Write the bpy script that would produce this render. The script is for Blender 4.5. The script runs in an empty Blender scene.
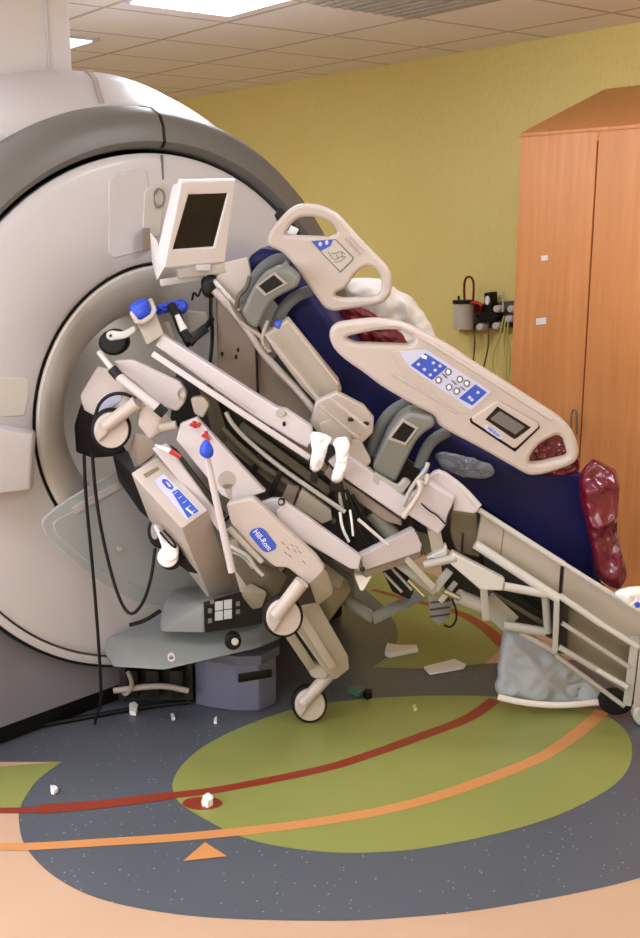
import bpy, bmesh, math, random
from mathutils import Vector, Matrix, noise
from mathutils.geometry import delaunay_2d_cdt
random.seed(7)
SC = bpy.context.scene
COL = SC.collection
R = math.radians

# ------------------------------------------------------------------ camera
F_PX = 1060.0; PITCH = R(13.5); CAMZ = 1.85
cp, sp = math.cos(PITCH), math.sin(PITCH)
cam_d = bpy.data.cameras.new('camera'); cam = bpy.data.objects.new('camera', cam_d); COL.objects.link(cam)
cam.location = (0, 0, CAMZ); cam.rotation_euler = (R(90) - PITCH, 0, 0)
cam_d.sensor_fit = 'VERTICAL'; cam_d.sensor_height = 24.0; cam_d.lens = F_PX / 938.0 * 24.0
cam_d.clip_start = .05; cam_d.clip_end = 60
SC.camera = cam
CAM = Vector((0, 0, CAMZ))

def ray(px, py):
    x = (px - 320) / F_PX; y = (469 - py) / F_PX
    return Vector((x, cp + y * sp, -sp + y * cp))
def P(px, py, Y):
    """world point seen at photo pixel (px,py) at distance Y in front of the camera"""
    r = ray(px, py); return CAM + r * (Y / r.y)
def Zp(px, py, z):
    r = ray(px, py); return CAM + r * ((z - CAMZ) / r.z)

# ------------------------------------------------------------------ materials
def lin(c):
    o = []
    for v in c[:3]:
        v /= 255.0
        o.append(v / 12.92 if v <= .04045 else ((v + .055) / 1.055) ** 2.4)
    return (o[0], o[1], o[2], 1)
def nodes(m):
    m.use_nodes = True
    nt = m.node_tree; return nt, nt.nodes, nt.links, nt.nodes['Principled BSDF']
def mat(name, rgb, rough=.5, metal=0., var=.06, scale=6., bump=.0, bscale=60., coat=0., spec=.5, trans=0., alpha=1.):
    m = bpy.data.materials.new(name); nt, N, L, b = nodes(m)
    b.inputs['Roughness'].default_value = rough; b.inputs['Metallic'].default_value = metal
    b.inputs['Coat Weight'].default_value = coat; b.inputs['Specular IOR Level'].default_value = spec
    b.inputs['Transmission Weight'].default_value = trans; b.inputs['Alpha'].default_value = alpha
    tc = N.new('ShaderNodeTexCoord'); nz = N.new('ShaderNodeTexNoise')
    nz.inputs['Scale'].default_value = scale; nz.inputs['Detail'].default_value = 4
    L.new(tc.outputs['Object'], nz.inputs['Vector'])
    mx = N.new('ShaderNodeMix'); mx.data_type = 'RGBA'
    c = lin(rgb)
    mx.inputs['A'].default_value = tuple(min(1, v * (1 - var)) for v in c[:3]) + (1,)
    mx.inputs['B'].default_value = tuple(min(1, v * (1 + var)) for v in c[:3]) + (1,)
    L.new(nz.outputs['Fac'], mx.inputs['Factor']); L.new(mx.outputs['Result'], b.inputs['Base Color'])
    if bump:
        n2 = N.new('ShaderNodeTexNoise'); n2.inputs['Scale'].default_value = bscale; n2.inputs['Detail'].default_value = 3
        L.new(tc.outputs['Object'], n2.inputs['Vector'])
        bp = N.new('ShaderNodeBump'); bp.inputs['Strength'].default_value = bump; bp.inputs['Distance'].default_value = .01
        L.new(n2.outputs['Fac'], bp.inputs['Height']); L.new(bp.outputs['Normal'], b.inputs['Normal'])
    return m
M = {}
M['shell'] = mat('scanner_shell_white', (194, 189, 195), .38, var=.03, coat=.15)
M['shell_in'] = mat('bore_liner_grey', (190, 184, 180), .45, var=.04)
M['ring'] = mat('dark_grey_trim', (104, 101, 100), .4, var=.05)
M['skirt'] = mat('purple_grey_base', (118, 114, 126), .5, var=.05)
M['panel'] = mat('cool_grey_panel', (172, 176, 180), .4, var=.04)
M['dockgrey'] = mat('dock_grey', (128, 131, 131), .45, var=.05)
M['pedestal'] = mat('pedestal_slate', (104, 106, 132), .5, var=.06)
M['black'] = mat('black_plastic', (12, 11, 13), .5, var=.2, spec=.3)
M['rubber'] = mat('black_rubber', (18, 16, 18), .7, var=.15, spec=.3)
M['screen'] = mat('dark_screen', (10, 12, 12), .18, var=.1)
M['bezel'] = mat('warm_white_plastic', (196, 188, 190), .4, var=.03)
M['cream'] = mat('bed_cream_plastic', (188, 175, 170), .42, var=.05, coat=.1)
M['white'] = mat('bed_white_enamel', (198, 189, 194), .36, var=.05, coat=.1)
M['tan'] = mat('bed_tan_metal', (172, 162, 152), .45, var=.08)
M['khaki'] = mat('khaki_panel', (124, 113, 94), .5, var=.1)
M['brown'] = mat('taupe_panel', (134, 119, 110), .55, var=.12, scale=9)
M['steelpaint'] = mat('painted_steel_grey', (168, 162, 157), .36, var=.08)
M['lightsteel'] = mat('light_painted_steel', (196, 192, 190), .3, var=.05, coat=.2)
M['chrome'] = mat('chrome', (210, 210, 215), .15, metal=1., var=.03)
M['clamp'] = mat('clamp_grey', (118, 118, 114), .45, var=.08)
M['strapgrey'] = mat('curved_guard_grey', (98, 100, 102), .5, var=.08)
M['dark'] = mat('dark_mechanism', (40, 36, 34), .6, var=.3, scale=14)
M['olive'] = mat('dark_olive_metal', (94, 86, 72), .5, var=.2, scale=10)
M['navy'] = mat('navy_vinyl', (7, 13, 72), .5, var=.9, scale=3.2, bump=.6, bscale=7, spec=.3)
M['navydark'] = mat('navy_vinyl_sheen', (14, 20, 84), .3, var=.4, scale=4, bump=.3, bscale=7)
M['blue'] = mat('bright_blue', (38, 72, 200), .45, var=.15, bump=.2, bscale=40)
M['lblue'] = mat('label_blue', (52, 84, 190), .35, var=.05)
M['lav'] = mat('label_lavender', (196, 196, 226), .4, var=.04)
M['greypad'] = mat('label_grey', (186, 178, 172), .4, var=.05)
M['clearplast'] = mat('clear_plastic', (200, 205, 225), .12, trans=.75, var=.02)
M['plum'] = mat('plum_plastic_film', (104, 16, 42), .2, var=.3, scale=7, bump=.9, bscale=14, coat=.5)
M['crimson'] = mat('dark_red_blanket', (112, 18, 32), .5, var=.35, scale=12, bump=.4, bscale=25)
M['sheet'] = mat('white_cotton', (232, 224, 222), .75, var=.04, bump=.5, bscale=14)
M['greycloth'] = mat('pale_grey_drape', (170, 174, 184), .6, var=.08, bump=.35, bscale=9)
M['gauze'] = mat('white_strap_cloth', (244, 240, 246), .7, var=.03, bump=.2)
M['red'] = mat('red_plastic', (186, 44, 40), .4, var=.1)
M['teal'] = mat('teal_plastic', (72, 116, 98), .4, var=.1)
M['debris'] = mat('torn_white_plastic', (240, 238, 240), .5, var=.03)
M['pvc'] = mat('clear_pvc_tube', (200, 196, 120), .25, var=.1)
M['darkred'] = mat('dark_red_tube', (110, 20, 28), .35, var=.1)
M['stain'] = mat('grey_scuff', (166, 154, 148), .5, var=.1)
M['clearjar'] = mat('frosted_jar', (196, 186, 176), .3, var=.08, scale=30)
M['duct'] = mat('duct_white', (216, 210, 214), .45, var=.02)
M['rail'] = mat('wall_rail_grey', (96, 92, 84), .45, var=.1)

def wood():
    m = bpy.data.materials.new('orange_beech_veneer'); nt, N, L, b = nodes(m)
    tc = N.new('ShaderNodeTexCoord'); mp = N.new('ShaderNodeMapping'); mp.inputs['Scale'].default_value = (16, 16, .9)
    nz = N.new('ShaderNodeTexNoise'); nz.inputs['Scale'].default_value = 1.6; nz.inputs['Detail'].default_value = 7; nz.inputs['Roughness'].default_value = .65
    rp = N.new('ShaderNodeValToRGB'); rp.color_ramp.elements[0].color = lin((212, 138, 84)); rp.color_ramp.elements[1].color = lin((228, 156, 98))
    rp.color_ramp.elements[0].position = .3; rp.color_ramp.elements[1].position = .72
    L.new(tc.outputs['Object'], mp.inputs['Vector']); L.new(mp.outputs['Vector'], nz.inputs['Vector'])
    L.new(nz.outputs['Fac'], rp.inputs['Fac']); L.new(rp.outputs['Color'], b.inputs['Base Color'])
    b.inputs['Roughness'].default_value = .42
    return m
M['wood'] = wood()
def wallpaint():
    m = bpy.data.materials.new('lime_yellow_wall_paint'); nt, N, L, b = nodes(m)
    tc = N.new('ShaderNodeTexCoord')
    nz = N.new('ShaderNodeTexNoise'); nz.inputs['Scale'].default_value = 1.3; nz.inputs['Detail'].default_value = 3
    rp = N.new('ShaderNodeValToRGB'); rp.color_ramp.elements[0].color = lin((228, 208, 126)); rp.color_ramp.elements[1].color = lin((234, 216, 142))
    mp = N.new('ShaderNodeMapping'); mp.inputs['Scale'].default_value = (70, 70, 22)
    n2 = N.new('ShaderNodeTexNoise'); n2.inputs['Scale'].default_value = 1.0; n2.inputs['Detail'].default_value = 2
    bp = N.new('ShaderNodeBump'); bp.inputs['Strength'].default_value = .6; bp.inputs['Distance'].default_value = .012
    L.new(tc.outputs['Object'], nz.inputs['Vector']); L.new(nz.outputs['Fac'], rp.inputs['Fac']); L.new(rp.outputs['Color'], b.inputs['Base Color'])
    L.new(tc.outputs['Object'], mp.inputs['Vector']); L.new(mp.outputs['Vector'], n2.inputs['Vector'])
    L.new(n2.outputs['Fac'], bp.inputs['Height']); L.new(bp.outputs['Normal'], b.inputs['Normal'])
    b.inputs['Roughness'].default_value = .62
    return m
M['wall'] = wallpaint()
def ceilmat():
    m = bpy.data.materials.new('acoustic_tile_grid'); nt, N, L, b = nodes(m)
    tc = N.new('ShaderNodeTexCoord'); sx = N.new('ShaderNodeSeparateXYZ'); L.new(tc.outputs['Object'], sx.inputs[0])
    def line(out):
        d = N.new('ShaderNodeMath'); d.operation = 'DIVIDE'; d.inputs[1].default_value = .64; L.new(out, d.inputs[0])
        f = N.new('ShaderNodeMath'); f.operation = 'FRACT'; L.new(d.outputs[0], f.inputs[0])
        s = N.new('ShaderNodeMath'); s.operation = 'SUBTRACT'; s.inputs[1].default_value = .5; L.new(f.outputs[0], s.inputs[0])
        a = N.new('ShaderNodeMath'); a.operation = 'ABSOLUTE'; L.new(s.outputs[0], a.inputs[0])
        g = N.new('ShaderNodeMath'); g.operation = 'GREATER_THAN'; g.inputs[1].default_value = .481; L.new(a.outputs[0], g.inputs[0])
        return g
    g1 = line(sx.outputs['X']); g2 = line(sx.outputs['Y'])
    mx = N.new('ShaderNodeMath'); mx.operation = 'MAXIMUM'; L.new(g1.outputs[0], mx.inputs[0]); L.new(g2.outputs[0], mx.inputs[1])
    nz = N.new('ShaderNodeTexNoise'); nz.inputs['Scale'].default_value = 60; L.new(tc.outputs['Object'], nz.inputs['Vector'])
    rp = N.new('ShaderNodeValToRGB'); rp.color_ramp.elements[0].color = lin((236, 228, 220)); rp.color_ramp.elements[1].color = lin((248, 240, 232))
    L.new(nz.outputs['Fac'], rp.inputs['Fac'])
    c = N.new('ShaderNodeMix'); c.data_type = 'RGBA'; c.inputs['B'].default_value = lin((198, 184, 168))
    L.new(mx.outputs[0], c.inputs['Factor']); L.new(rp.outputs['Color'], c.inputs['A']); L.new(c.outputs['Result'], b.inputs['Base Color'])
    b.inputs['Roughness'].default_value = .8
    return m
M['ceil'] = ceilmat()
def floormat(name, rgb, flecks):
    m = bpy.data.materials.new(name); nt, N, L, b = nodes(m)
    tc = N.new('ShaderNodeTexCoord'); nz = N.new('ShaderNodeTexNoise'); nz.inputs['Scale'].default_value = 2.5; nz.inputs['Detail'].default_value = 5
    L.new(tc.outputs['Object'], nz.inputs['Vector'])
    c = lin(rgb); mx = N.new('ShaderNodeMix'); mx.data_type = 'RGBA'
    mx.inputs['A'].default_value = tuple(v * .88 for v in c[:3]) + (1,); mx.inputs['B'].default_value = tuple(v * 1.1 for v in c[:3]) + (1,)
    L.new(nz.outputs['Fac'], mx.inputs['Factor']); out = mx.outputs['Result']
    if flecks:
        vo = N.new('ShaderNodeTexVoronoi'); vo.inputs['Scale'].default_value = 42; L.new(tc.outputs['Object'], vo.inputs['Vector'])
        lt = N.new('ShaderNodeMath'); lt.operation = 'LESS_THAN'; lt.inputs[1].default_value = .11; L.new(vo.outputs['Distance'], lt.inputs[0])
        sc = N.new('ShaderNodeSeparateColor'); L.new(vo.outputs['Color'], sc.inputs[0])
        gt = N.new('ShaderNodeMath'); gt.operation = 'GREATER_THAN'; gt.inputs[1].default_value = .3; L.new(sc.outputs[0], gt.inputs[0])
        mu = N.new('ShaderNodeMath'); mu.operation = 'MULTIPLY'; L.new(lt.outputs[0], mu.inputs[0]); L.new(gt.outputs[0], mu.inputs[1])
        m2 = N.new('ShaderNodeMix'); m2.data_type = 'RGBA'; m2.inputs['B'].default_value = lin((150, 160, 172))
        L.new(mu.outputs[0], m2.inputs['Factor']); L.new(out, m2.inputs['A']); out = m2.outputs['Result']
    L.new(out, b.inputs['Base Color']); b.inputs['Roughness'].default_value = .33; b.inputs['Specular IOR Level'].default_value = .4
    return m
M['f_beige'] = floormat('beige_sheet_vinyl', (196, 162, 138), False)
M['f_slate'] = floormat('flecked_slate_vinyl', (86, 90, 100), True)
M['f_green'] = floormat('olive_green_vinyl', (142, 146, 82), False)
M['f_red'] = floormat('brick_red_vinyl', (142, 56, 40), False)
M['f_orange'] = floormat('orange_vinyl', (206, 142, 88), False)
def emit(name, rgb, s):
    m = bpy.data.materials.new(name); nt, N, L, b = nodes(m)
    b.inputs['Base Color'].default_value = lin(rgb); b.inputs['Emission Color'].default_value = lin(rgb); b.inputs['Emission Strength'].default_value = s
    return m
M['daypane'] = emit('daylit_window_pane', (228, 240, 255), 1.6)  # glow for the panes of the added fill window
M['lamp'] = emit('lit_ceiling_diffuser', (224, 240, 255), 3.0)

# ------------------------------------------------------------------ object helpers
def wloc(o):
    v = Vector((0, 0, 0))
    while o: v = v + o.location; o = o.parent
    return v
def obj(name, me, m, parent=None, label=None, smooth=False):
    if isinstance(me, bmesh.types.BMesh):
        bm = me; me = bpy.data.meshes.new(name); bmesh.ops.recalc_face_normals(bm, faces=bm.faces); bm.to_mesh(me); bm.free()
    o = bpy.data.objects.new(name, me); COL.objects.link(o)
    if m is not None and not me.materials: me.materials.append(M[m] if isinstance(m, str) else m)
    if smooth:
        for p in me.polygons: p.use_smooth = True
    if parent is not None:
        w = wloc(parent); o.parent = parent
        for v in me.vertices: v.co -= w
    if label: o['label'] = label
    return o
def settle(o):
    """move the origin of a single-mesh thing to its base centre"""
    me = o.data; n = len(me.vertices)
    c = sum((v.co for v in me.vertices), Vector()) / n; c.z = min(v.co.z for v in me.vertices)
    for v in me.vertices: v.co -= c
    o.location = c
def tag(o, label, cat, group=None):
    o['label'] = label; o['category'] = cat
    if group: o['group'] = group
    if o.type == 'MESH' and o.location.length == 0: settle(o)
    return o
def thing(name, loc, label, cat, group=None):
    o = bpy.data.objects.new(name, None); COL.objects.link(o); o.location = loc; o.empty_display_size = .1
    o['label'] = label; o['category'] = cat
    if group: o['group'] = group
    return o
def struct(o): o['kind'] = 'structure'; return o

def chaikin(pts, n=2, closed=True):
    pts = [tuple(p) for p in pts]
    for _ in range(n):
        o = []
        m = len(pts)
        rng = range(m) if closed else range(m - 1)
        if not closed: o.append(pts[0])
        for i in rng:
            a = pts[i]; b = pts[(i + 1) % m]
            o.append(tuple(.78 * x + .22 * y for x, y in zip(a, b))); o.append(tuple(.22 * x + .78 * y for x, y in zip(a, b)))
        if not closed: o.append(pts[-1])
        pts = o
    return pts

def fillet(pts, r):
    o = []; m = len(pts)
    for i in range(m):
        p = Vector(pts[i]); a = Vector(pts[i - 1]); b = Vector(pts[(i + 1) % m])
        da, db = (a - p), (b - p); la, lb = da.length, db.length
        k = min(r, .46 * la, .46 * lb)
        s_, e_ = p + da / la * k, p + db / lb * k
        turn = da.angle(db, math.pi); n = 2 if turn > 2.6 else 5
        for j in range(n + 1):
            t = j / n; q = s_ * (1 - t) ** 2 + p * 2 * t * (1 - t) + e_ * t * t; o.append((q.x, q.y))
    return o

class Plane:
    """plane Y = Y0 + sx*X + sz*(Z-1); the front face of a plate lies on it"""
    def __init__(s, Y0, sx=0., sz=0.):
        s.Y0, s.sx, s.sz = Y0, sx, sz
        s.n = Vector((sx, -1, sz)).normalized()
        s.o = Vector((0, Y0, 1)); s.e1 = Vector((1, sx, 0)).normalized(); s.e2 = s.e1.cross(s.n) * -1
        if s.e2.z < 0: s.e2 = -s.e2
    def at(s, px, py, d=0.):
        r = ray(px, py); q = s.o + s.n * d
        t = (q - CAM).dot(s.n) / r.dot(s.n); return CAM + r * t
class NPlane(Plane):
    def __init__(s, o, n):
        s.o = Vector(o); s.n = Vector(n).normalized(); s.e2 = Vector((0, 0, 1)); s.e1 = s.e2.cross(s.n) 
def pl(Y): return Y if isinstance(Y, Plane) else Plane(Y)

def fill_mesh(loops, o, e1, e2, n, thick, bev, name):
    cu = bpy.data.curves.new(name, 'CURVE'); cu.dimensions = '2D'; cu.fill_mode = 'BOTH'
    for lp in loops:
        sp_ = cu.splines.new('POLY'); sp_.points.add(len(lp) - 1)
        for i, (a, b) in enumerate(lp): sp_.points[i].co = (a, b, 0, 1)
        sp_.use_cyclic_u = True
    bev = min(bev, thick * .49)
    cu.extrude = thick / 2 - bev; cu.bevel_depth = bev; cu.bevel_resolution = 2; cu.offset = -bev
    tmp = bpy.data.objects.new('tmp', cu)
    me = bpy.data.meshes.new_from_object(tmp); bpy.data.objects.remove(tmp); bpy.data.curves.remove(cu)
    me.name = name
    mtx = Matrix((e1, e2, n)).transposed().to_4x4(); mtx.translation = o - n * (thick / 2)
    if mtx.determinant() < 0: me.flip_normals()
    me.transform(mtx); return me
def plate(name, pts, Y, thick, m, parent=None, bev=.004, holes=(), rnd=0, front=0., label=None, smooth=True):
    p = pl(Y)
    def conv(q):
        if rnd: q = fillet([tuple(v) for v in q], (0, 3.5, 8)[rnd])
        out = []
        for x, y in q:
            w = p.at(x, y, front) - p.o; out.append((w.dot(p.e1), w.dot(p.e2)))
        return out
    loops = [conv(pts)] + [conv(h) for h in holes]
    me = fill_mesh(loops, p.o + p.n * front, p.e1, p.e2, p.n, thick, bev, name)
    o = obj(name, me, m, parent, label)
    if smooth:
        me.shade_flat()
        for f in me.polygons: f.use_smooth = True
        me.set_sharp_from_angle(angle=R(35))
    return o
def sharp(o, a=35):
    for f in o.data.polygons: f.use_smooth = True
    o.data.set_sharp_from_angle(angle=R(a)); return o
def hull(name, pts, m, parent=None, bev=.006, world=False, label=None):
    bm = bmesh.new()
    vs = [bm.verts.new(p if world else P(*p)) for p in pts]
    r = bmesh.ops.convex_hull(bm, input=vs)
    junk = [v for v in bm.verts if not v.link_faces]
    if junk: bmesh.ops.delete(bm, geom=junk, context='VERTS')
    bmesh.ops.dissolve_limit(bm, angle_limit=R(6), verts=bm.verts, edges=bm.edges)
    if bev: bmesh.ops.bevel(bm, geom=list(bm.edges), offset=bev, segments=2, profile=.6, affect='EDGES', clamp_overlap=True)
    return sharp(obj(name, bm, m, parent, label))
def beam_pts(a, b, w, d, up=None):
    ax = (b - a).normalized(); view = ((a + b) / 2 - CAM).normalized()
    s = ax.cross(view).normalized() if up is None else ax.cross(up).normalized(); n = s.cross(ax).normalized()
    if n.dot(view) < 0: n = -n
    return [q + s * w * i + n * d * j for q in (a, b) for i in (-.5, .5) for j in (0, 1)]
def beam(name, a, b, wpx, depth, m, parent=None, bev=.004, label=None):
    """box beam between two photo points (px,py,Y); wpx is its width in photo pixels"""
    A, B = P(*a), P(*b); w = wpx * ((a[2] + b[2]) / 2) / F_PX / .97
    return hull(name, beam_pts(A, B, w, depth), m, parent, bev, world=True, label=label)
def smoothpath(pts, n=2):
    for _ in range(n):
        o = [pts[0]]
        for a, b in zip(pts, pts[1:]): o += [a * .75 + b * .25, a * .25 + b * .75]
        o.append(pts[-1]); pts = o
    return pts
def tube(name, pts, r, m, parent=None, seg=8, smooth=2, closed=False, world=False, label=None, flat=1., rend=None):
    W = [Vector(p) if world else P(*p) for p in pts]
    if smooth: W = smoothpath(W, smooth)
    bm = bmesh.new(); rings = []; prev = None; N = len(W)
    for i, p in enumerate(W):
        t = (W[min(i + 1, N - 1)] - W[max(i - 1, 0)])
        t = t.normalized() if t.length > 1e-7 else Vector((0, 0, 1))
        if prev is None:
            a = Vector((0, 0, 1)) if abs(t.z) < .9 else Vector((1, 0, 0)); u = (a - t * a.dot(t)).normalized()
        else: u = (prev - t * prev.dot(t)).normalized()
        prev = u; v = t.cross(u)
        rr = r if rend is None else r + (rend - r) * i / (N - 1)
        rings.append([bm.verts.new(p + u * math.cos(k * 2 * math.pi / seg) * rr + v * math.sin(k * 2 * math.pi / seg) * rr * flat) for k in range(seg)])
    for A, B in zip(rings, rings[1:]):
        for k in range(seg): bm.faces.new((A[k], A[(k + 1) % seg], B[(k + 1) % seg], B[k]))
    if closed:
        A, B = rings[-1], rings[0]
        for k in range(seg): bm.faces.new((A[k], A[(k + 1) % seg], B[(k + 1) % seg], B[k]))
    else: bm.faces.new(rings[0][::-1]); bm.faces.new(rings[-1])
    return sharp(obj(name, bm, m, parent, label), 50)
def rod(name, a, b, wpx, m, parent=None, label=None, seg=14, wend=None):
    Y = (a[2] + b[2]) / 2; k = Y / F_PX / .97 / 2
    return tube(name, [a, b], wpx * k, m, parent, seg=seg, smooth=0, label=label, rend=None if wend is None else wend * k)
def circ(cx, cy, rx, ry=None, n=28, a0=0.):
    ry = ry or rx
    return [(cx + rx * math.cos(2 * math.pi * i / n + a0), cy + ry * math.sin(2 * math.pi * i / n + a0)) for i in range(n)]
def resample(pts, n):
    L_ = [0.]; q = list(pts) + [pts[0]]
    for a, b in zip(q, q[1:]): L_.append(L_[-1] + math.dist(a, b))
    o = []; k = 0
    for i in range(n):
        t = L_[-1] * i / n
        while L_[k + 1] < t: k += 1
        f = (t - L_[k]) / max(1e-9, L_[k + 1] - L_[k]); a, b = q[k], q[k + 1]
        o.append((a[0] + (b[0] - a[0]) * f, a[1] + (b[1] - a[1]) * f))
    return o
def pillow(name, pts, Y, thick, m, parent=None, amp=.012, fs=9., rings=12, rnd=2, back=.5, label=None, seed=0., power=2.6, n=72, ridge=.6):
    """soft body with the given outline: front and back domes, creased by noise"""
    p = pl(Y); q = resample(chaikin(pts, rnd), n)
    W = [p.at(x, y) for x, y in q]; c = sum(W, Vector()) / len(W)
    bm = bmesh.new()
    def nz(v):
        v = v * fs + Vector((seed, seed * 2, 0))
        r = noise.noise(v)
        return (r * (1 - ridge) + (.35 - abs(noise.noise(v * 1.7 + Vector((3, 7, 1)))) * 1.6) * ridge) * amp + (.25 - abs(noise.noise(v * 4.1))) * amp * .5
    for side in (1, -1):
        prev = None
        for k in range(rings, 0, -1):
            s = k / rings; h = thick * math.sqrt(max(0, 1 - s ** power)) * (1 if side > 0 else back)
            ring = []
            for w in W:
                v = c + (w - c) * s; d = h + (nz(v) * min(1, (1 - s) * 5) if k < rings else 0)
                if k == rings: v = v + p.e1 * nz(v) * .4 + p.e2 * nz(v + Vector((5, 0, 0))) * .4
                ring.append(bm.verts.new(v + p.n * d * side))
            if prev:
                for i in range(len(W)):
                    j = (i + 1) % len(W); bm.faces.new((prev[i], prev[j], ring[j], ring[i]))
            prev = ring
        cv = bm.verts.new(c + p.n * (thick * (1 if side > 0 else back) + nz(c)) * side)
        for i in range(len(W)): bm.faces.new((prev[i], prev[(i + 1) % len(W)], cv))
    bmesh.ops.remove_doubles(bm, verts=bm.verts, dist=.0003)
    return obj(name, bm, m, parent, label, smooth=True)
def text(name, s, c, ang, hpx, Y, m, parent, front=.001, wide=1.0):
    """flat lettering centred on photo point c, baseline at ang degrees below horizontal"""
    p = pl(Y); cu = bpy.data.curves.new(name, 'FONT'); cu.body = s; cu.align_x = 'CENTER'; cu.align_y = 'CENTER'; cu.extrude = .0006
    tmp = bpy.data.objects.new('tmp', cu); me = bpy.data.meshes.new_from_object(tmp); bpy.data.objects.remove(tmp)
    w = p.at(*c, front); h = hpx * (w.y) / F_PX / .97 * 1.35
    e1 = (p.at(c[0] + math.cos(R(ang)) * 5, c[1] + math.sin(R(ang)) * 5, front) - w).normalized(); e2 = p.n.cross(e1)
    mt = Matrix((e1 * h * wide, e2 * h, p.n)).transposed().to_4x4(); mt.translation = w
    me.transform(mt); me.name = name
    return obj(name, me, m, parent)

# ------------------------------------------------------------------ room
GC = Vector((-.58, 3.9, 0)); GF = Vector((math.cos(R(45)), math.sin(R(45)), 0)); GN = Vector((GF.y, -GF.x, 0)); BZ = 1.13
def G(lx, ly, z): return GC + GF * lx - GN * ly + Vector((0, 0, z))
A53 = R(53); U = Vector((math.cos(A53), -math.sin(A53), 0)); V = Vector((math.sin(A53), math.cos(A53), 0)); O = Vector((1.54, 5.47, 0))
def W(u, v, z=0.): return O + U * u + V * v + Vector((0, 0, z))
CEIL = 2.75; U0, U1, V1 = -7.0, 5.2, -6.9
def rbox(name, u0, u1, v0, v1, z0, z1, m, parent=None, bev=0., label=None):
    return hull(name, [W(u, v, z) for u in (u0, u1) for v in (v0, v1) for z in (z0, z1)], m, parent, bev, world=True, label=label)
struct(rbox('wall_back', U0 - .1, U1 + .1, 0, .1, 0, CEIL, 'wall'))
struct(rbox('wall_left', U0 - .1, U0, V1, 0, 0, CEIL, 'wall'))
struct(rbox('wall_right', U1, U1 + .1, V1, 0, 0, CEIL, 'wall'))
struct(rbox('wall_front', U0 - .1, U1 + .1, V1 - .1, V1, 0, CEIL, 'wall'))
struct(rbox('baseboard_back', U0, U1, -.012, 0, .003, .1, 'rail'))
# ceiling, local axes along the tile grid
bm = bmesh.new()
Co = W(-.56, -.95, CEIL)
cs = [W(u, v, CEIL + d) - Co for u, v in ((U0 - .1, V1 - .1), (U1 + .1, V1 - .1), (U1 + .1, .1), (U0 - .1, .1)) for d in (0, .08)]
cs = [Vector((c.dot(U), c.dot(V), c.z)) for c in cs]
vs = [bm.verts.new(c) for c in cs]; bmesh.ops.convex_hull(bm, input=vs)
ce = obj('ceiling', bm, 'ceil'); ce.matrix_world = Matrix((U, V, Vector((0, 0, 1)))).transposed().to_4x4(); ce.location = Co
struct(ce)
# the matrix has a left-handed risk: U x V = +Z is required
assert U.cross(V).z > 0

# floor: one mesh, inlaid vinyl shapes cut in as thin layers
fl = bpy.data.meshes.new('floor'); bm = bmesh.new()
fmats = ['f_beige', 'f_slate', 'f_green', 'f_red', 'f_orange']
for k in fmats: fl.materials.append(M[k])
def flat(loop, z, mi):
    vs = [bm.verts.new((q.x, q.y, z)) for q in loop]
    f = bm.faces.new(vs); f.material_index = mi
    if f.calc_center_median() is not None:
        f.normal_update()
        if f.normal.z < 0: f.normal_flip()
flat([W(U0 - .1, V1 - .1), W(U1 + .1, V1 - .1), W(U1 + .1, .1), W(U0 - .1, .1)], 0, 0)
def fpx(pts, n=3): return [Zp(x, y, 0) for x, y in chaikin(pts, n)]
# slate field: big rounded lobe running back under the scanner
def spline(pts, n=10):
    """open Catmull-Rom through photo points"""
    o = []
    for i in range(len(pts) - 1):
        p0 = pts[max(i - 1, 0)]; p1 = pts[i]; p2 = pts[i + 1]; p3 = pts[min(i + 2, len(pts) - 1)]
        for k in range(n):
            t = k / n
            o.append(tuple(.5 * ((2 * b) + (-a + c) * t + (2 * a - 5 * b + 4 * c - d) * t * t + (-a + 3 * b - 3 * c + d) * t ** 3) for a, b, c, d in zip(p0, p1, p2, p3)))
    o.append(pts[-1]); return o
lobe = spline([(62, 762), (38, 780), (22, 803), (19, 822), (27, 849), (58, 879), (110, 902), (200, 917), (320, 921), (400, 918), (500, 907), (640, 878), (760, 830), (800, 760)])
back = [Vector((3.0, 4.6, 0)), Vector((1.6, 5.4, 0)), Vector((-2.6, 5.6, 0)), Vector((-3.4, 3.6, 0))]
flat([Zp(x, y, 0) for x, y in lobe] + back + [Zp(-300, 762, 0)], .0008, 1)
# left green field
flat([Zp(x, y, 0) for x, y in spline([(62, 762), (38, 780), (22, 803), (20, 812)])] + [Zp(0, 811, 0), Zp(-260, 806, 0), Zp(-260, 765, 0), Zp(0, 767, 0)], .0014, 2)
# main green oval
E_ = spline([(172, 785), (180, 768), (205, 746), (250, 724), (310, 706), (400, 697), (500, 697), (580, 706), (622, 727), (632, 755), (618, 782), (575, 808), (520, 828), (450, 844), (390, 852), (320, 852), (250, 840), (200, 817), (177, 800), (172, 785)])[:-1]
flat([Zp(x, y, 0) for x, y in E_], .0016, 2)
# far green and beige fields under and behind the bed
far = spline([(330, 560), (360, 585), (388, 612), (398, 636), (388, 656), (372, 668)])
flat([Zp(x, y, 0) for x, y in far] + [Zp(430, 669, 0), Zp(485, 664, 0), Zp(500, 650, 0), Zp(508, 625, 0), Zp(480, 595, 0), Zp(420, 570, 0), Zp(370, 556, 0)], .0016, 2)
flat([Zp(x, y, 0) for x, y in [(485, 664), (500, 650), (508, 625), (480, 595), (420, 570), (370, 556), (420, 530), (620, 530), (760, 600), (760, 652), (520, 662)]], .0013, 0)
def stripe(pts, w0, w1, mi, z):
    c = [Zp(x, y, 0) for x, y in spline(pts, 8)]; L_, R_ = [], []
    for i, q in enumerate(c):
        t = (c[min(i + 1, len(c) - 1)] - c[max(i - 1, 0)]).normalized(); n = Vector((-t.y, t.x, 0)); w = w0 + (w1 - w0) * i / (len(c) - 1)
        L_.append(q + n * w / 2); R_.append(q - n * w / 2)
    for i in range(len(c) - 1): flat([L_[i], L_[i + 1], R_[i + 1], R_[i]], z, mi)
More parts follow.
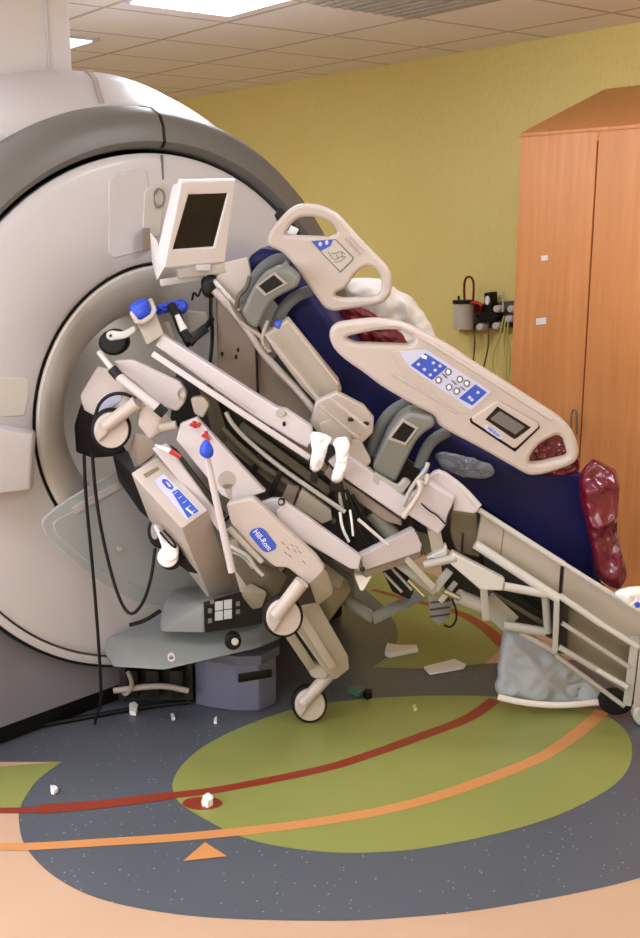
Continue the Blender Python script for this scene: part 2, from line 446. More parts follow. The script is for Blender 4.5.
stripe([(-120, 811), (0, 811), (40, 810), (100, 805), (172, 796), (225, 789), (320, 770), (370, 755), (420, 737), (467, 719), (495, 700)], .03, .05, 3, .0024)
stripe([(38, 810), (100, 805), (172, 796)], .055, .045, 3, .0026)
stripe([(-120, 848), (0, 847), (30, 847), (100, 843), (200, 836), (320, 822), (420, 802), (520, 767), (560, 746), (595, 719), (602, 711)], .034, .055, 4, .0024)
stripe([(372, 590), (410, 600), (455, 612), (482, 626), (505, 646)], .03, .07, 3, .0024)
flat([Zp(x, y, 0) for x, y in circ(202.5, 804, 20, 6.5)], .0032, 3)
flat([Zp(x, y, 0) for x, y in [(183, 862), (205, 843), (227, 857)]], .0032, 4)
bm.to_mesh(fl); bm.free()
fo = bpy.data.objects.new('floor', fl); COL.objects.link(fo); struct(fo)

# ceiling lights and vent tile
def rect_at(u, v, su, sv): return u - su / 2, u + su / 2, v - sv / 2, v + sv / 2
cells = []
for u in (-2.28, -.72, 1.2, 3.1):
    for v in (-1.97 if u > -1 else -2.15, -3.97, -5.9):
        cells.append((u, v))
names = {}
for i, (u, v) in enumerate(cells):
    seen = abs(u + .72) < .05 and abs(v + 1.97) < .05
    lab = 'lit square ceiling light panel at the top edge of the picture' if seen else 'lit square ceiling light panel outside the picture, over the room'
    if abs(u + 2.28) < .05 and abs(v + 2.15) < .05: lab = 'lit ceiling light panel half hidden by the white duct, upper left'
    t = thing('ceiling_light', W(u, v, CEIL - .012), lab, 'ceiling light', 'recessed ceiling light panels')
    a, b_, c_, d_ = rect_at(u, v, .56, .56)
    fr = rbox('frame', a, b_, c_, d_, CEIL - .012, CEIL - .002, 'duct', t)
    a, b_, c_, d_ = rect_at(u, v, .5, .5)
    rbox('diffuser', a, b_, c_, d_, CEIL - .018, CEIL - .0122, 'lamp', t)
    ld = bpy.data.lights.new('panel_light', 'AREA'); ld.shape = 'SQUARE'; ld.size = .5; ld.energy = 15; ld.color = (.93, .965, 1.0)
    lo = bpy.data.objects.new('panel_light', ld); COL.objects.link(lo); lo.location = W(u, v, CEIL - .03); lo.rotation_euler = (0, 0, -A53)
# unseen window added behind the camera as a fill light
wn = struct(rbox('window_1', -2.2, 4.2, V1 + .002, V1 + .03, .85, 2.35, 'duct'))
for k in range(4):
    u = -2.1 + 1.57 * k
    rbox('pane', u, u + 1.49, V1 + .031, V1 + .04, .93, 2.27, 'daypane', wn)
ld = bpy.data.lights.new('window_daylight', 'AREA'); ld.shape = 'RECTANGLE'; ld.size = 6.2; ld.size_y = 1.3; ld.energy = 215; ld.color = (.93, .965, 1.0)  # soft fill from behind the camera, added to brighten room and ceiling
lo = bpy.data.objects.new('window_daylight', ld); COL.objects.link(lo)
t_ = R(22)
lo.matrix_world = Matrix((U, Vector((0, 0, math.cos(t_))) - V * math.sin(t_), -V * math.cos(t_) - Vector((0, 0, math.sin(t_))))).transposed().to_4x4(); lo.location = W(1.0, V1 + .07, 1.6)
bl = bpy.data.lights.new('bore_lamp', 'POINT'); bl.energy = 2.5; bl.shadow_soft_size = .06; bl.color = (1, .95, .88)  # added point light to brighten the bore, no lamp is seen there
bo = bpy.data.objects.new('bore_lamp', bl); COL.objects.link(bo); bo.location = G(0, .75, BZ + .24)
vt = thing('ceiling_vent', W(-.24, -1.27, CEIL - .01), 'grey square ceiling vent beside the lit panel, cut by the top edge', 'vent')
rbox('grille', -.54, .06, -1.57, -.97, CEIL - .01, CEIL - .002, 'stain', vt)
for k in range(9): rbox('slat', -.52, .04, -1.54 + .06 * k, -1.515 + .06 * k, CEIL - .018, CEIL - .0105, 'tan', vt)

# ------------------------------------------------------------------ scanner
scan = thing('mri_scanner', GC, 'large white MRI scanner with dark grey arch around its round bore', 'scanner')
def lathe(name, prof, m, a0=0, a1=360, n=96, parent=scan, label=None, closed_prof=False):
    bm = bmesh.new(); full = (a1 - a0) >= 360; cnt = n if full else n + 1; rings = []
    for i in range(cnt):
        a = R(a0 + (a1 - a0) * i / n)
        rings.append([bm.verts.new(G(r * math.cos(a), y, BZ + r * math.sin(a))) for r, y in prof])
    m_ = len(prof)
    for i in range(n):
        A, B = rings[i], rings[(i + 1) % cnt]
        for k in range(m_ - (0 if closed_prof else 1)):
            bm.faces.new((A[k], A[(k + 1) % m_], B[(k + 1) % m_], B[k]))
    if not full and closed_prof: bm.faces.new(rings[0]); bm.faces.new(rings[-1][::-1])
    return sharp(obj(name, bm, m, parent, label), 40)
lathe('face_panel', [(.915, .06), (.93, .02), (.93, .0), (.922, -.008), (.9, -.014), (.75, -.022), (.575, -.018), (.556, -.006), (.552, .03), (.6, .06)], 'shell', closed_prof=True)
lathe('bore_liner', [(.60, .055), (.545, .05), (.545, -.004), (.535, -.014), (.52, -.013), (.50, -.006), (.45, .022), (.40, .058), (.37, .10), (.352, .16), (.35, .25), (.35, 1.5), (.37, 1.5), (.38, .25), (.42, .12), (.5, .08)], 'shell_in', closed_prof=True)
lathe('bore_seam', [(.5495, .0), (.5495, -.010), (.5455, -.010), (.5455, .0)], 'black', closed_prof=True)
lathe('bore_end', [(.36, 1.5), (.01, 1.5), (.01, 1.52), (.36, 1.52)], 'shell_in', closed_prof=True)
lathe('arch_trim', [(.945, .1), (.945, .012), (.952, -.012), (.97, -.026), (1.02, -.02), (1.06, .0), (1.085, .04), (1.095, .1), (1.095, .16)], 'ring', -22, 202, 120, label='dark grey arch trim')
lathe('seam', [(.947, .012), (.950, -.014), (.97, -.029), (1.02, -.023), (1.06, -.003), (1.088, .04), (1.098, .1), (1.098, .14), (1.09, .14), (1.0, .0)], 'black', 88.5, 89.1, 2, closed_prof=True)
hull('seam', [G(d + .015, y, z) for d in (-.003, .003) for y in (-.019, -.012) for z in (BZ + .84, BZ + .925)], 'ring', scan, 0, world=True)
# housing: lofted shell behind the arch
def prof(w, zt, n=2.25, m=60):
    o = []
    for i in range(m + 1):
        a = math.pi * i / m; c, s = math.cos(a), math.sin(a)
        nn = 1.88 if c > 0 else 2.3; o.append((w * math.copysign(abs(c) ** (2 / nn), c), BZ + (zt - BZ) * abs(s) ** (2 / nn)))
    zb = .16
    return [(w, zb)] + o + [(-w, zb)]
bm = bmesh.new(); rings = []
for y, w, zt in [(.1, 1.02, 2.13), (.1, 1.085, 2.205), (.14, 1.105, 2.24), (.24, 1.13, 2.32), (.34, 1.14, 2.36), (.9, 1.14, 2.375), (1.5, 1.12, 2.34), (1.62, 1.06, 2.26), (1.65, .95, 2.12)]:
    rings.append([bm.verts.new(G(x, y, z)) for x, z in prof(w, zt)])
for A, B in zip(rings, rings[1:]):
    for k in range(len(A)): bm.faces.new((A[k], A[(k + 1) % len(A)], B[(k + 1) % len(A)], B[k]))
bm.faces.new(rings[-1]); 
sharp(obj('housing', bm, 'shell', scan), 50)
# seams over the housing
def housing_strip(lx0, lx1):
    bm = bmesh.new(); prev = None
    for y, zt, w in [(.13, 2.235, 1.1), (.24, 2.32, 1.13), (.34, 2.36, 1.14), (.5, 2.364, 1.14)]:
        row = []
        sh = (y - .13) * .45
        for lx in (lx0 + sh, lx1 + sh):
            z = BZ + (zt - BZ) * (1 - abs(lx / w) ** (1.88 if lx > 0 else 2.3)) ** (1 / (1.88 if lx > 0 else 2.3))
            row += [bm.verts.new(G(lx, y, z + .006)), bm.verts.new(G(lx, y, z - .01))]
        if prev:
            a, b, c, d = prev; e, f, g, h = row
            for q in ((a, c, g, e), (a, e, f, b), (c, d, h, g), (b, f, h, d)): bm.faces.new(q)
        else: bm.faces.new((row[0], row[2], row[3], row[1]))
        prev = row
    bm.faces.new((prev[0], prev[1], prev[3], prev[2]))
    return bm
obj('seam', housing_strip(-.14, -.118), 'stain', scan)
# lower skirt and toe kick
bm = bmesh.new()
pts = []
for i in range(0, 33):
    a = R(202 + (338 - 202) * i / 32); pts.append((.985 * math.cos(a), BZ + .985 * math.sin(a)))
bm2 = bmesh.new()
lo_f = [(1.09, BZ - .36), (1.1, .9), (1.1, .12), (.9, .09), (-.9, .09), (-1.1, .12), (-1.1, .9), (-1.09, BZ - .36)]
front = [bm2.verts.new(G(x, .012 if z > .3 else .05, z)) for x, z in [(1.1, 1.2), (1.1, .3), (1.1, .09), (-1.1, .09), (-1.1, .3), (-1.1, 1.2)]]
backv = [bm2.verts.new(G(x, .2, z)) for x, z in [(1.1, 1.2), (1.1, .3), (1.1, .09), (-1.1, .09), (-1.1, .3), (-1.1, 1.2)]]
bm2.faces.new((front[0], front[1], front[4], front[5])); bm2.faces.new((front[1], front[2], front[3], front[4]))
bm2.faces.new(backv[::-1])
for i in range(6): bm2.faces.new((front[i], front[(i + 1) % 6], backv[(i + 1) % 6], backv[i]))
bm.free()
# the skirt rises only to the arch trim ends
sk = obj('base_skirt', bm2, 'skirt', scan, 'purple grey lower base'); 
for v in sk.data.vertices:
    w = v.co.z
    if w > .9: v.co.z = .74
hull('toe_kick', [G(x, y, z) for x in (-1.06, 1.06) for y in (.09, 1.55) for z in (.004, .2)], 'black', scan, .01, world=True)
lathe('face_rim', [(.968, .02), (.969, -.006), (.976, -.003), (.978, .02)], 'black', 196, 344, 90, closed_prof=True)
lathe('face_rim', [(.936, .02), (.938, -.008), (.952, -.01), (.966, -.004), (.968, .02)], 'shell', 198, 342, 90, closed_prof=True)
FP = NPlane(G(0, -.018, 1.13), GN)
# moulded details on the face
plate('recess_panel', [(109, 176), (147, 167), (150, 190), (149, 250), (113, 259), (108, 250)], FP, .012, 'shell', scan, .005, rnd=2, front=.004)
plate('recess_panel', [(145, 188), (163, 183), (166, 190), (160, 238), (147, 236), (143, 228)], FP, .014, 'shell_in', scan, .004, rnd=2, front=.008)
plate('lower_panel', [(40, 521), (62, 503), (118, 470), (165, 462), (225, 520), (235, 600), (160, 606), (135, 602), (85, 572), (47, 538)], FP, .014, 'panel', scan, .006, rnd=2, front=.006, label='cool grey lower face panel')
plate('panel_step', [(52, 522), (120, 488), (156, 492), (200, 520), (205, 588), (150, 592), (92, 566), (56, 535)], FP, .01, 'panel', scan, .004, rnd=2, front=.009)
plate('bolt', circ(120, 549, 3), FP, .006, 'lightsteel', scan, .002, front=.016)
plate('bore_step', [(72, 508), (118, 482), (122, 488), (77, 514)], FP, .01, 'shell', scan, .003, front=.016)
# side hand box at the left
p1 = NPlane(G(0, -.02, 1.13), GN)
def fq(px, py, d): return p1.at(px, py, d)
hull('side_box', [fq(x, y, 0) for x, y in ((-40, 416), (36, 430), (34, 488), (-40, 500))] + [fq(x, y, .09) for x, y in ((-40, 424), (33, 434), (30, 490), (-40, 498))], 'shell', scan, .012, world=True)
plate('side_recess', [(-40, 376), (28, 378), (30, 392), (25, 416), (-40, 420)], FP, .012, 'shell_in', scan, .004, rnd=1, front=.004)
# ring hook and cable bracket next to the display
tube('ring_hook', [P(x, y, 3.86) for x, y in circ(159, 198, 5.5, 9, 16)], .004, 'ring', scan, seg=6, smooth=0, closed=True, world=True)
hull('hook_plate', [(143, 228, 3.78), (150, 228, 3.8), (150, 250, 3.8), (143, 250, 3.78), (143, 228, 3.85), (150, 250, 3.86)], 'brown', scan, .002)
# duct between housing and ceiling
hull('quench_duct', [G(x, y, z) for x in (-.8, .0) for y in (.5, 1.2) for z in (2.25, CEIL)], 'duct', scan, .02, world=True)
hull('duct_strip', [G(x, y, z) for x in (-.11, -.10) for y in (.49, .5) for z in (2.3, CEIL)], 'shell', scan, .002, world=True)
# table dock below the bore
dk = hull('table_dock', [(103, 650, 3.62), (108, 637, 3.66), (157, 622, 3.72), (262, 612, 3.72), (283, 636, 3.6), (258, 648, 3.5), (164, 670, 3.47), (113, 667, 3.55),
      (112, 640, 3.9), (262, 606, 3.98), (280, 640, 3.95), (120, 662, 3.85)], 'dockgrey', scan, .01)
hull('dock_hood', [(160, 619, 3.6), (164, 602, 3.66), (178, 592, 3.72), (203, 604, 3.5), (203, 633, 3.5), (160, 632, 3.56), (262, 590, 3.66), (262, 616, 3.6), (175, 588, 3.95), (262, 588, 3.98)], 'dockgrey', scan, .008)
dp = Plane(3.49, sx=.18)
kp = plate('dock_keypad', [(204, 605), (262, 589), (262, 624), (205, 633)], dp, .03, 'black', scan, .003, front=.03)
for bx, by in ((219, 606), (228, 604.5), (219, 616), (228, 614.5)):
    plate('button', [(bx - 4, by - 4), (bx + 4, by - 5), (bx + 4, by + 4), (bx - 4, by + 5)], dp, .004, 'panel', kp, .001, front=.034)
for bx, by in ((210, 611), (210, 621), (238, 604), (238, 612), (212, 602)):
    plate('button', [(bx - 2, by - 2), (bx + 2, by - 2.5), (bx + 2, by + 2), (bx - 2, by + 2.5)], dp, .004, 'ring', kp, .001, front=.034)
kn = plate('dock_knob', circ(233, 642, 8.5), Plane(3.46, sx=.1), .03, 'black', scan, .006)
plate('knob_cap', circ(235, 642, 3.6), Plane(3.455, sx=.1), .006, 'lightsteel', kn, .002)
plate('dock_ring', circ(171.5, 658, 4, 4), Plane(3.455, sx=.1), .02, 'shell', scan, .002, holes=[circ(171.5, 658, 2.2, 2.2)])
tube('dock_tether', [(130, 625, 3.63), (145, 621, 3.62), (160, 611, 3.6)], .008, 'black', scan, seg=6)
tube('dock_tether', [(128, 672, 3.66), (133, 685, 3.68), (126, 696, 3.7), (122, 690, 3.72)], .008, 'stain', scan, seg=6)
# slate floor pedestal and dark carriage below the dock
def fbox(name, x0, x1, y0, y1, z0, z1, m, parent=None, bev=.008, label=None):
    return hull(name, [Vector((x, y, z)) for x in (x0, x1) for y in (y0, y1) for z in (z0, z1)], m, parent, bev, world=True, label=label)
pd = hull('dock_pedestal', [Zp(x, y, 0.003) for x, y in ((196, 704), (207, 707), (236, 711), (259, 711), (276, 704))] + [Vector((q.x, q.y, .2)) for q in [Zp(x, y, 0) for x, y in ((196, 704), (207, 707), (236, 711), (259, 711), (276, 704))]]
      + [Vector((x, 4.05, z)) for x in (-.5, -.18) for z in (.003, .2)], 'pedestal', scan, .006, world=True, label='slate blue floor pedestal')
hull('pedestal_lid', [Vector((q.x, q.y, z)) for z in (.195, .235) for q in [Zp(x, y, 0) for x, y in ((203, 708), (238, 714), (262, 713), (280, 702))] + [Vector((-.5, 4.04, 0)), Vector((-.17, 4.04, 0))]], 'pedestal', scan, .008, world=True)
hull('pedestal_slot', [(238, 674, 3.71), (272, 669, 3.74), (272, 677, 3.74), (238, 683, 3.71), (238, 674, 3.8), (272, 677, 3.8)], 'black', scan, .004)
fbox('dock_carriage', -.78, -.49, 3.78, 4.0, .02, .22, 'dark', scan)
for x0 in (-.74, -.66, -.57): fbox('carriage_block', x0, x0 + .05, 3.72, 3.8, .06, .17, 'black', scan, .004)
tube('carriage_pipe', [Vector((-.78, 3.7, .1)), Vector((-.6, 3.71, .12)), Vector((-.5, 3.72, .09))], .012, 'stain', scan, world=True)

# ------------------------------------------------------------------ display on the scanner face
disp = thing('scanner_display', P(190, 275, 3.6), 'white framed tilted display with black screen, fixed above the scanner bore', 'display')
DPl = Plane(3.52, sx=.45, sz=-.25)
fr = plate('bezel', [(181, 181), (236, 180), (226, 263), (164, 268)], DPl, .03, 'bezel', disp, .006, holes=[[(189, 195), (228, 193.5), (214, 247), (173, 250)]])
plate('screen', [(186, 192), (231, 191), (217, 250), (170, 253)], DPl, .012, 'screen', disp, .001, front=-.008)
hull('back_shell', [DPl.at(x, y, -.02) for x, y in ((180, 181), (236, 180), (226, 264), (163, 268))] + [DPl.at(x, y, -.09) for x, y in ((172, 184), (226, 188), (218, 256), (154, 262))], 'bezel', disp, .01, world=True)
hull('left_fin', [(150, 232, 3.56), (157, 240, 3.54), (164, 268, 3.52), (157, 281, 3.53), (152, 262, 3.56), (152, 240, 3.62), (158, 262, 3.62)], 'bezel', disp, .002)
beam('mounting_arm', (196, 262, 3.62), (182, 262, 3.88), 16, .05, 'shell', disp)
beam('lower_bracket', (178, 274, 3.62), (226, 268, 3.66), 9, .04, 'tan', disp)
beam('lower_bracket', (160, 283, 3.66), (205, 276, 3.68), 7, .05, 'bezel', disp)

# ------------------------------------------------------------------ hospital bed
bed = thing('hospital_bed', (0.45, 3.9, 0), 'cream hospital bed tipped on its side, jammed against the scanner bore', 'bed')
# --- head side rail
HR = Plane(3.66, sx=-.06, sz=-.1)
head_rail = plate('side_rail', [(266.8, 239.8), (270.6, 229.5), (286.7, 210.6), (298.8, 203.8), (317.7, 204.4), (336.6, 212.3), (350.3, 227.8), (367.5, 246.7), (388.1, 267.3), (392.3, 277.7), (391.6, 293.1), (384.7, 302.8), (372.7, 306.2), (333.1, 312), (324.5, 308.6), (310.8, 289.7), (298.8, 272.5), (290.2, 260.5), (281.6, 251.9), (268.5, 246.7)],
    HR, .04, 'cream', bed, .012, rnd=2, label='short head-end side rail',
    holes=[[(285, 234.7), (290.2, 224.4), (300.5, 216.8), (319.4, 217.5), (333.1, 224.4), (337.3, 233), (331.4, 237.1), (310.8, 236.4), (286.7, 235.4)],
           [(348.6, 284.5), (355.5, 272.5), (367.5, 265.6), (376.1, 269.1), (381.9, 279.4), (381.3, 291.4), (376.1, 297.3), (343.4, 298.6), (334.8, 296.6), (335.9, 292.4), (343.4, 289.7)]])
plate('control_pad', [(311, 241), (335.6, 239), (354.2, 257.8), (352.5, 261.1), (340.5, 273.1), (320.8, 252.4)], HR, .004, 'ring', head_rail, .001, front=.0015)
cpad = plate('control_face', [(313, 241.8), (335, 240), (352.6, 258), (351, 261), (340.3, 271.3), (322, 252.4)], HR, .004, 'greypad', head_rail, .001, front=.003)
plate('blue_corner', [(311.5, 241.4), (333, 239.6), (330.6, 245.8), (321, 251)], HR, .002, 'lblue', head_rail, .0005, front=.0045, label='blue corner of the control pad')
for c in ((320.2, 244.1), (326.8, 242.5)): plate('button', circ(*c, 1.7, 2.2), HR, .002, 'lav', head_rail, .0005, front=.006)
for pts in ([(328, 252), (332, 258), (336, 260), (341, 256), (346, 257)], [(331, 254), (336, 253), (340, 251), (345, 254)], [(334, 262), (339, 262), (345, 258)], [(336, 254), (338, 259)], [(341, 252), (343, 258)]):
    tube('bed_icon', [HR.at(x, y, .0035) for x, y in pts], .0012, 'ring', head_rail, seg=5, smooth=1, world=True)
tube('finger_groove', [HR.at(x, y, .0) for x, y in ((345, 238), (360, 254))], .004, 'tan', head_rail, world=True, smooth=0)
tube('finger_groove', [HR.at(x, y, .001) for x, y in ((350, 235), (365, 250))], .005, 'cream', head_rail, world=True, smooth=0)
beam('rail_bracket', (284, 262, 3.66), (296, 284, 3.68), 6, .05, 'steelpaint', bed)
# black and white latch at the rail corner
hull('rail_latch', [(274, 215, 3.72), (280, 207, 3.72), (288, 214, 3.72), (301, 235, 3.72), (294, 237, 3.72), (280, 224, 3.72), (276, 220, 3.8), (300, 236, 3.8), (288, 214, 3.8)], 'black', bed, .004)
beam('latch_tab', (284, 221, 3.7), (279, 224, 3.7), 5, .02, 'gauze', bed)
beam('latch_tab', (289, 229, 3.7), (297, 233, 3.7), 8, .02, 'gauze', bed)
# --- foot side rail
FR = Plane(3.54, sx=-.1, sz=-.1)
foot_rail = plate('side_rail', [(328.7, 337.8), (329.7, 329.2), (336.6, 323.5), (367.5, 319.5), (381.3, 319.5), (404, 323), (420, 331), (450, 347), (475, 364), (512.5, 387.5), (561.2, 419), (574.4, 433.1), (580, 451.9), (576.2, 463.1), (565, 468.7), (542.5, 475.5), (529.4, 476.6), (516.2, 469.5), (482.5, 450), (449, 432.5), (437, 425), (434, 416), (412, 405), (381, 387), (360.6, 371), (345, 361), (333, 349)],
    FR, .05, 'cream', bed, .014, rnd=2, label='long foot-end side rail',
    holes=[[(345.2, 338.5), (350.3, 336.1), (377.8, 330.3), (401.9, 330.3), (412.2, 336.1), (414.9, 341.3), (408.8, 345.5), (353.8, 343.5)],
           [(529.4, 464.5), (530, 457), (538.7, 444.4), (557.5, 435), (563.1, 438.7), (568, 455.6), (565, 458.5), (538.7, 464.6)]])
plate('panel_recess', [(390, 352), (426, 346), (496, 391), (472, 415), (460, 412), (408, 376), (396, 362)], FR, .004, 'cream', foot_rail, .001, rnd=1, front=.002)
plate('control_label', [(399.9, 351.5), (426.2, 349.8), (491.8, 391.7), (471, 410.5), (409.8, 368), (401, 356)], FR, .004, 'lav', foot_rail, .001, front=.0045, label='lavender and blue control label')
plate('blue_field', [(425.4, 353.1), (447.5, 367.1), (431.9, 380.2), (410.6, 365.4)], FR, .003, 'lblue', foot_rail, .0005, front=.006, label='blue half of the label')
plate('blue_field', [(475.4, 384.3), (486.9, 392.5), (472.1, 405.6), (459, 398.2)], FR, .003, 'lblue', foot_rail, .0005, front=.006, label='blue half of the label')
for c in ((448.3, 372), (459.8, 379.4), (466.7, 383.5), (438.5, 380.2), (449.1, 387.3), (456.7, 391.2)):
    bt = plate('button', circ(*c, 3.3, 3.6), FR, .004, 'ring', foot_rail, .001, front=.008)
    plate('button_cap', circ(*c, 1.9, 2.2), FR, .002, 'gauze', bt, .0005, front=.0095)
for a, b in (((442, 373.6), (447, 378)), ((452, 380.5), (456.5, 385)), ((460, 386.4), (465, 390.4))):
    tube('bed_icon', [FR.at(*a, .007), FR.at(*b, .007)], .0016, 'black', foot_rail, seg=5, smooth=0, world=True)
for c in ((433.5, 363), (424.5, 369.5), (435.2, 370.3), (430.3, 375), (440, 366), (418.5, 364.5), (469.6, 397.5), (478, 392.5), (472, 400)):
    plate('button', circ(*c, 1.7, 1.5), FR, .002, 'lav', foot_rail, .0005, front=.0075)
plate('button', [(422, 355), (427, 356), (426.5, 359.5), (421.5, 358)], FR, .002, 'gauze', foot_rail, .0005, front=.0075)
rd = plate('readout', [(496.9, 401.9), (538.7, 425), (540, 428), (515, 452.2), (470.6, 423), (469.5, 419), (480, 412)], FR, .014, 'black', foot_rail, .002, front=.002)
rdf = plate('readout_frame', [(496.9, 400.9), (538.2, 424), (539, 427), (515, 449.2), (472.6, 421.5), (471.5, 418), (481, 411.7)], FR, .016, 'cream', foot_rail, .004, front=.012, rnd=1, label='raised readout box')
plate('readout_screen', [(497.5, 406.5), (531, 427.5), (516.2, 438.6), (513.7, 439), (485.2, 419.4)], FR, .003, 'screen', rdf, .0005, front=.0135)
plate('readout_glass', [(500, 411), (525, 427), (515.5, 434.5), (490, 419)], FR, .002, 'ring', rdf, .0005, front=.0145)
plate('oval_badge', [(484, 426), (487, 424.5), (502, 434.5), (503.5, 438.5), (500, 439.5), (485.5, 430)], FR, .002, 'lav', rdf, .0005, front=.014, rnd=1)
text('badge_lettering', 'Hill-Rom', (493.8, 432), 34, 3.6, FR, 'lblue', rdf, front=.0155, wide=.85)
tube('moulded_ridge', [FR.at(x, y, 0) for x, y in ((420, 337), (470, 368), (516, 397), (552, 420))], .006, 'cream', foot_rail, world=True)
tube('moulded_ridge', [FR.at(x, y, 0) for x, y in ((392, 374), (430, 396), (458, 414))], .005, 'cream', foot_rail, world=True)

# --- rail clamps with curved guards
def clamp(name, body, win, Y, guards, lbl):
    p = Plane(Y, sx=-.05, sz=-.12)
    c = plate(name, body, p, .11, 'clamp', bed, .012, rnd=1, label=lbl)
    plate('window', win, p, .02, 'black', c, .002, front=.003)
    cx = sum(a for a, b in win) / len(win); cy = sum(b for a, b in win) / len(win)
    plate('window_rim', [(cx + (a - cx) * 1.3, cy + (b - cy) * 1.3) for a, b in win], p, .012, 'steelpaint', c, .002, front=.006, holes=[win])
    for g in guards:
        tube('guard', [(x, y, Y + .04 + dy) for x, y, dy in g], .02, 'strapgrey', c, seg=10, flat=.45)
    return c
clamp('rail_clamp', [(241, 313), (252.5, 287.5), (262.5, 276.2), (277.5, 269), (289, 271), (299, 280), (298, 287), (283, 294.5), (273, 300), (265, 312.5), (257, 329), (248, 324)],
      [(258.7, 286.2), (273.7, 275), (283.7, 283.7), (266.2, 293.7)], 3.58,
      [[(246, 305, .02), (251, 284, .02), (262, 268, .03), (276, 259, .04), (290, 258, .06)], [(275, 328, 0), (281, 311, 0), (294, 297, .02), (312, 290, .05)]], 'grey clamp under the head-end rail')
clamp('rail_clamp', [(372.3, 467), (387.8, 434.4), (398.1, 420.6), (410, 413), (433, 418), (435.5, 426), (424, 433.7), (416, 442.2), (406, 461.9), (395.5, 483.5), (377.5, 476)],
      [(391.3, 437.8), (403.3, 422.3), (415.3, 429.2), (405, 443)], 3.5,
      [[(371, 456, .02), (376, 434, .02), (389, 412, .03), (408, 402, .05)], [(419, 468, 0), (424, 453, 0), (432, 440, .02), (448, 431, .05)]], 'grey clamp under the foot-end rail')
for x, y in ((278, 325), (424, 472)): pillow('blue_tab', [(x - 5, y - 4), (x + 2, y - 6), (x + 6, y), (x + 3, y + 6), (x - 2, y + 5)], 3.52, .012, 'lblue', bed, amp=.002, rnd=1, rings=3)

# --- upper frame beside the head section
PB = Plane(3.72)
plate('head_side_panel', [(216, 295), (228, 310), (248, 333), (262, 350), (318, 422), (312, 430), (277.5, 412), (252.5, 392), (217.5, 372)], Plane(3.68), .03, 'brown', bed, .004, rnd=0, label='taupe head side panel')
plate('corner_panel', [(217, 297), (228, 310), (247, 333), (256, 345), (258, 395), (234, 381), (217.5, 370)], Plane(3.66), .02, 'brown', bed, .004)
for c in ((238, 350), (222, 354), (236, 357)): plate('screw', circ(*c, 1.3, 2.4), Plane(3.655), .004, 'black', bed, .001)
rod('panel_edge', (256, 345, 3.655), (258, 394, 3.655), 2.4, 'black', bed)
tube('frame_tube', [(214, 290, 3.62), (232, 310, 3.62), (249, 331, 3.61), (262, 352, 3.6), (277, 369, 3.6), (299, 391, 3.58), (322, 421, 3.56)], .013, 'cream', bed)
tube('frame_tube', [(226, 300, 3.6), (236, 318, 3.6), (247, 327, 3.6), (262, 336, 3.6), (270, 352, 3.59)], .008, 'cream', bed)
plate('head_side_cover', [(264, 336), (287.5, 320), (338, 382), (341, 392), (331, 414), (322, 410), (300, 386), (279, 358)], Plane(3.6, sx=-.05, sz=-.2), .05, 'tan', bed, .008, rnd=0)
rod('cover_rib', (268, 337, 3.47), (328, 411, 3.52), 3.5, 'cream', bed)
rod('cover_rib', (290, 323, 3.465), (338, 384, 3.505), 3, 'cream', bed)
plate('head_corner_plate', [(214, 281), (225, 262.5), (247.5, 257), (252, 277.5), (243, 314), (236, 311)], Plane(3.66), .04, 'cream', bed, .006)
rod('head_corner_tube', (214, 281, 3.64), (240, 310, 3.62), 5, 'lightsteel', bed)
beam('hook_arm', (262, 345, 3.56), (266, 322, 3.56), 3, .02, 'steelpaint', bed)
tube('hook_arm', [(268, 350, 3.55), (262, 342, 3.54), (264, 330, 3.54), (268, 321, 3.55)], .007, 'tan', bed)
tube('hook_arm', [(237, 308, 3.6), (238, 296, 3.59), (247, 288, 3.59), (250, 276, 3.59)], .008, 'olive', bed)
# --- clamp seat and crumpled plates in the middle
plate('middle_plate', [(316, 402), (337, 393), (364, 407), (374, 419), (373, 433), (359, 447), (340, 450), (322, 438), (310, 424)], Plane(3.52, sz=-.15), .04, 'cream', bed, .006)
rod('middle_rib', (318, 404, 3.44), (358, 438, 3.45), 4, 'tan', bed)
rod('middle_rib', (330, 398, 3.44), (366, 427, 3.45), 3, 'cream', bed)
plate('middle_plate', [(318, 424), (332, 418), (352, 432), (352, 444), (340, 450), (322, 440)], Plane(3.48), .02, 'tan', bed, .006, rnd=1)
plate('lower_lip', [(333, 440), (360, 440), (372, 462), (360, 476), (340, 478)], Plane(3.5, sz=-.1), .04, 'cream', bed, .008, rnd=1)
for a in ((351, 420), (366, 424)): plate('slot', circ(*a, 3.2, 1.8), Plane(3.51, sz=-.15), .01, 'dark', bed, .001)
plate('side_beam', [(340, 452), (352, 458), (405, 497), (410, 512), (400, 517), (342, 477), (328, 462)], Plane(3.48, sx=-.1), .06, 'white', bed, .006, label='pale side beam')
plate('side_beam', [(329, 466), (342, 479), (401, 520), (402, 526), (386, 522), (340, 490), (324, 474)], Plane(3.5, sx=-.1), .05, 'brown', bed, .005)
plate('clamp_seat', [(374, 472), (398, 486), (404, 478), (412, 482), (402, 495), (388, 492), (372, 482)], Plane(3.46), .03, 'steelpaint', bed, .005, rnd=1)
plate('joint_cover', [(435.6, 471.2), (446.9, 474), (478, 503), (480, 510), (475, 514), (452.5, 511), (424.4, 481)], Plane(3.47, sx=-.1), .04, 'white', bed, .006, rnd=1)
tube('cover_lip', [(437, 472, 3.44), (452, 480, 3.44), (466, 492, 3.43), (479, 507, 3.42)], .012, 'lightsteel', bed)
plate('joint_cover', [(416.9, 482.5), (426.2, 480.6), (454.4, 499.4), (450.6, 512.5), (446, 525.6), (438.4, 536), (407.5, 515), (402, 506), (416, 494)], Plane(3.43, sx=-.1, sz=-.2), .05, 'white', bed, .008, label='cracked white joint cover')
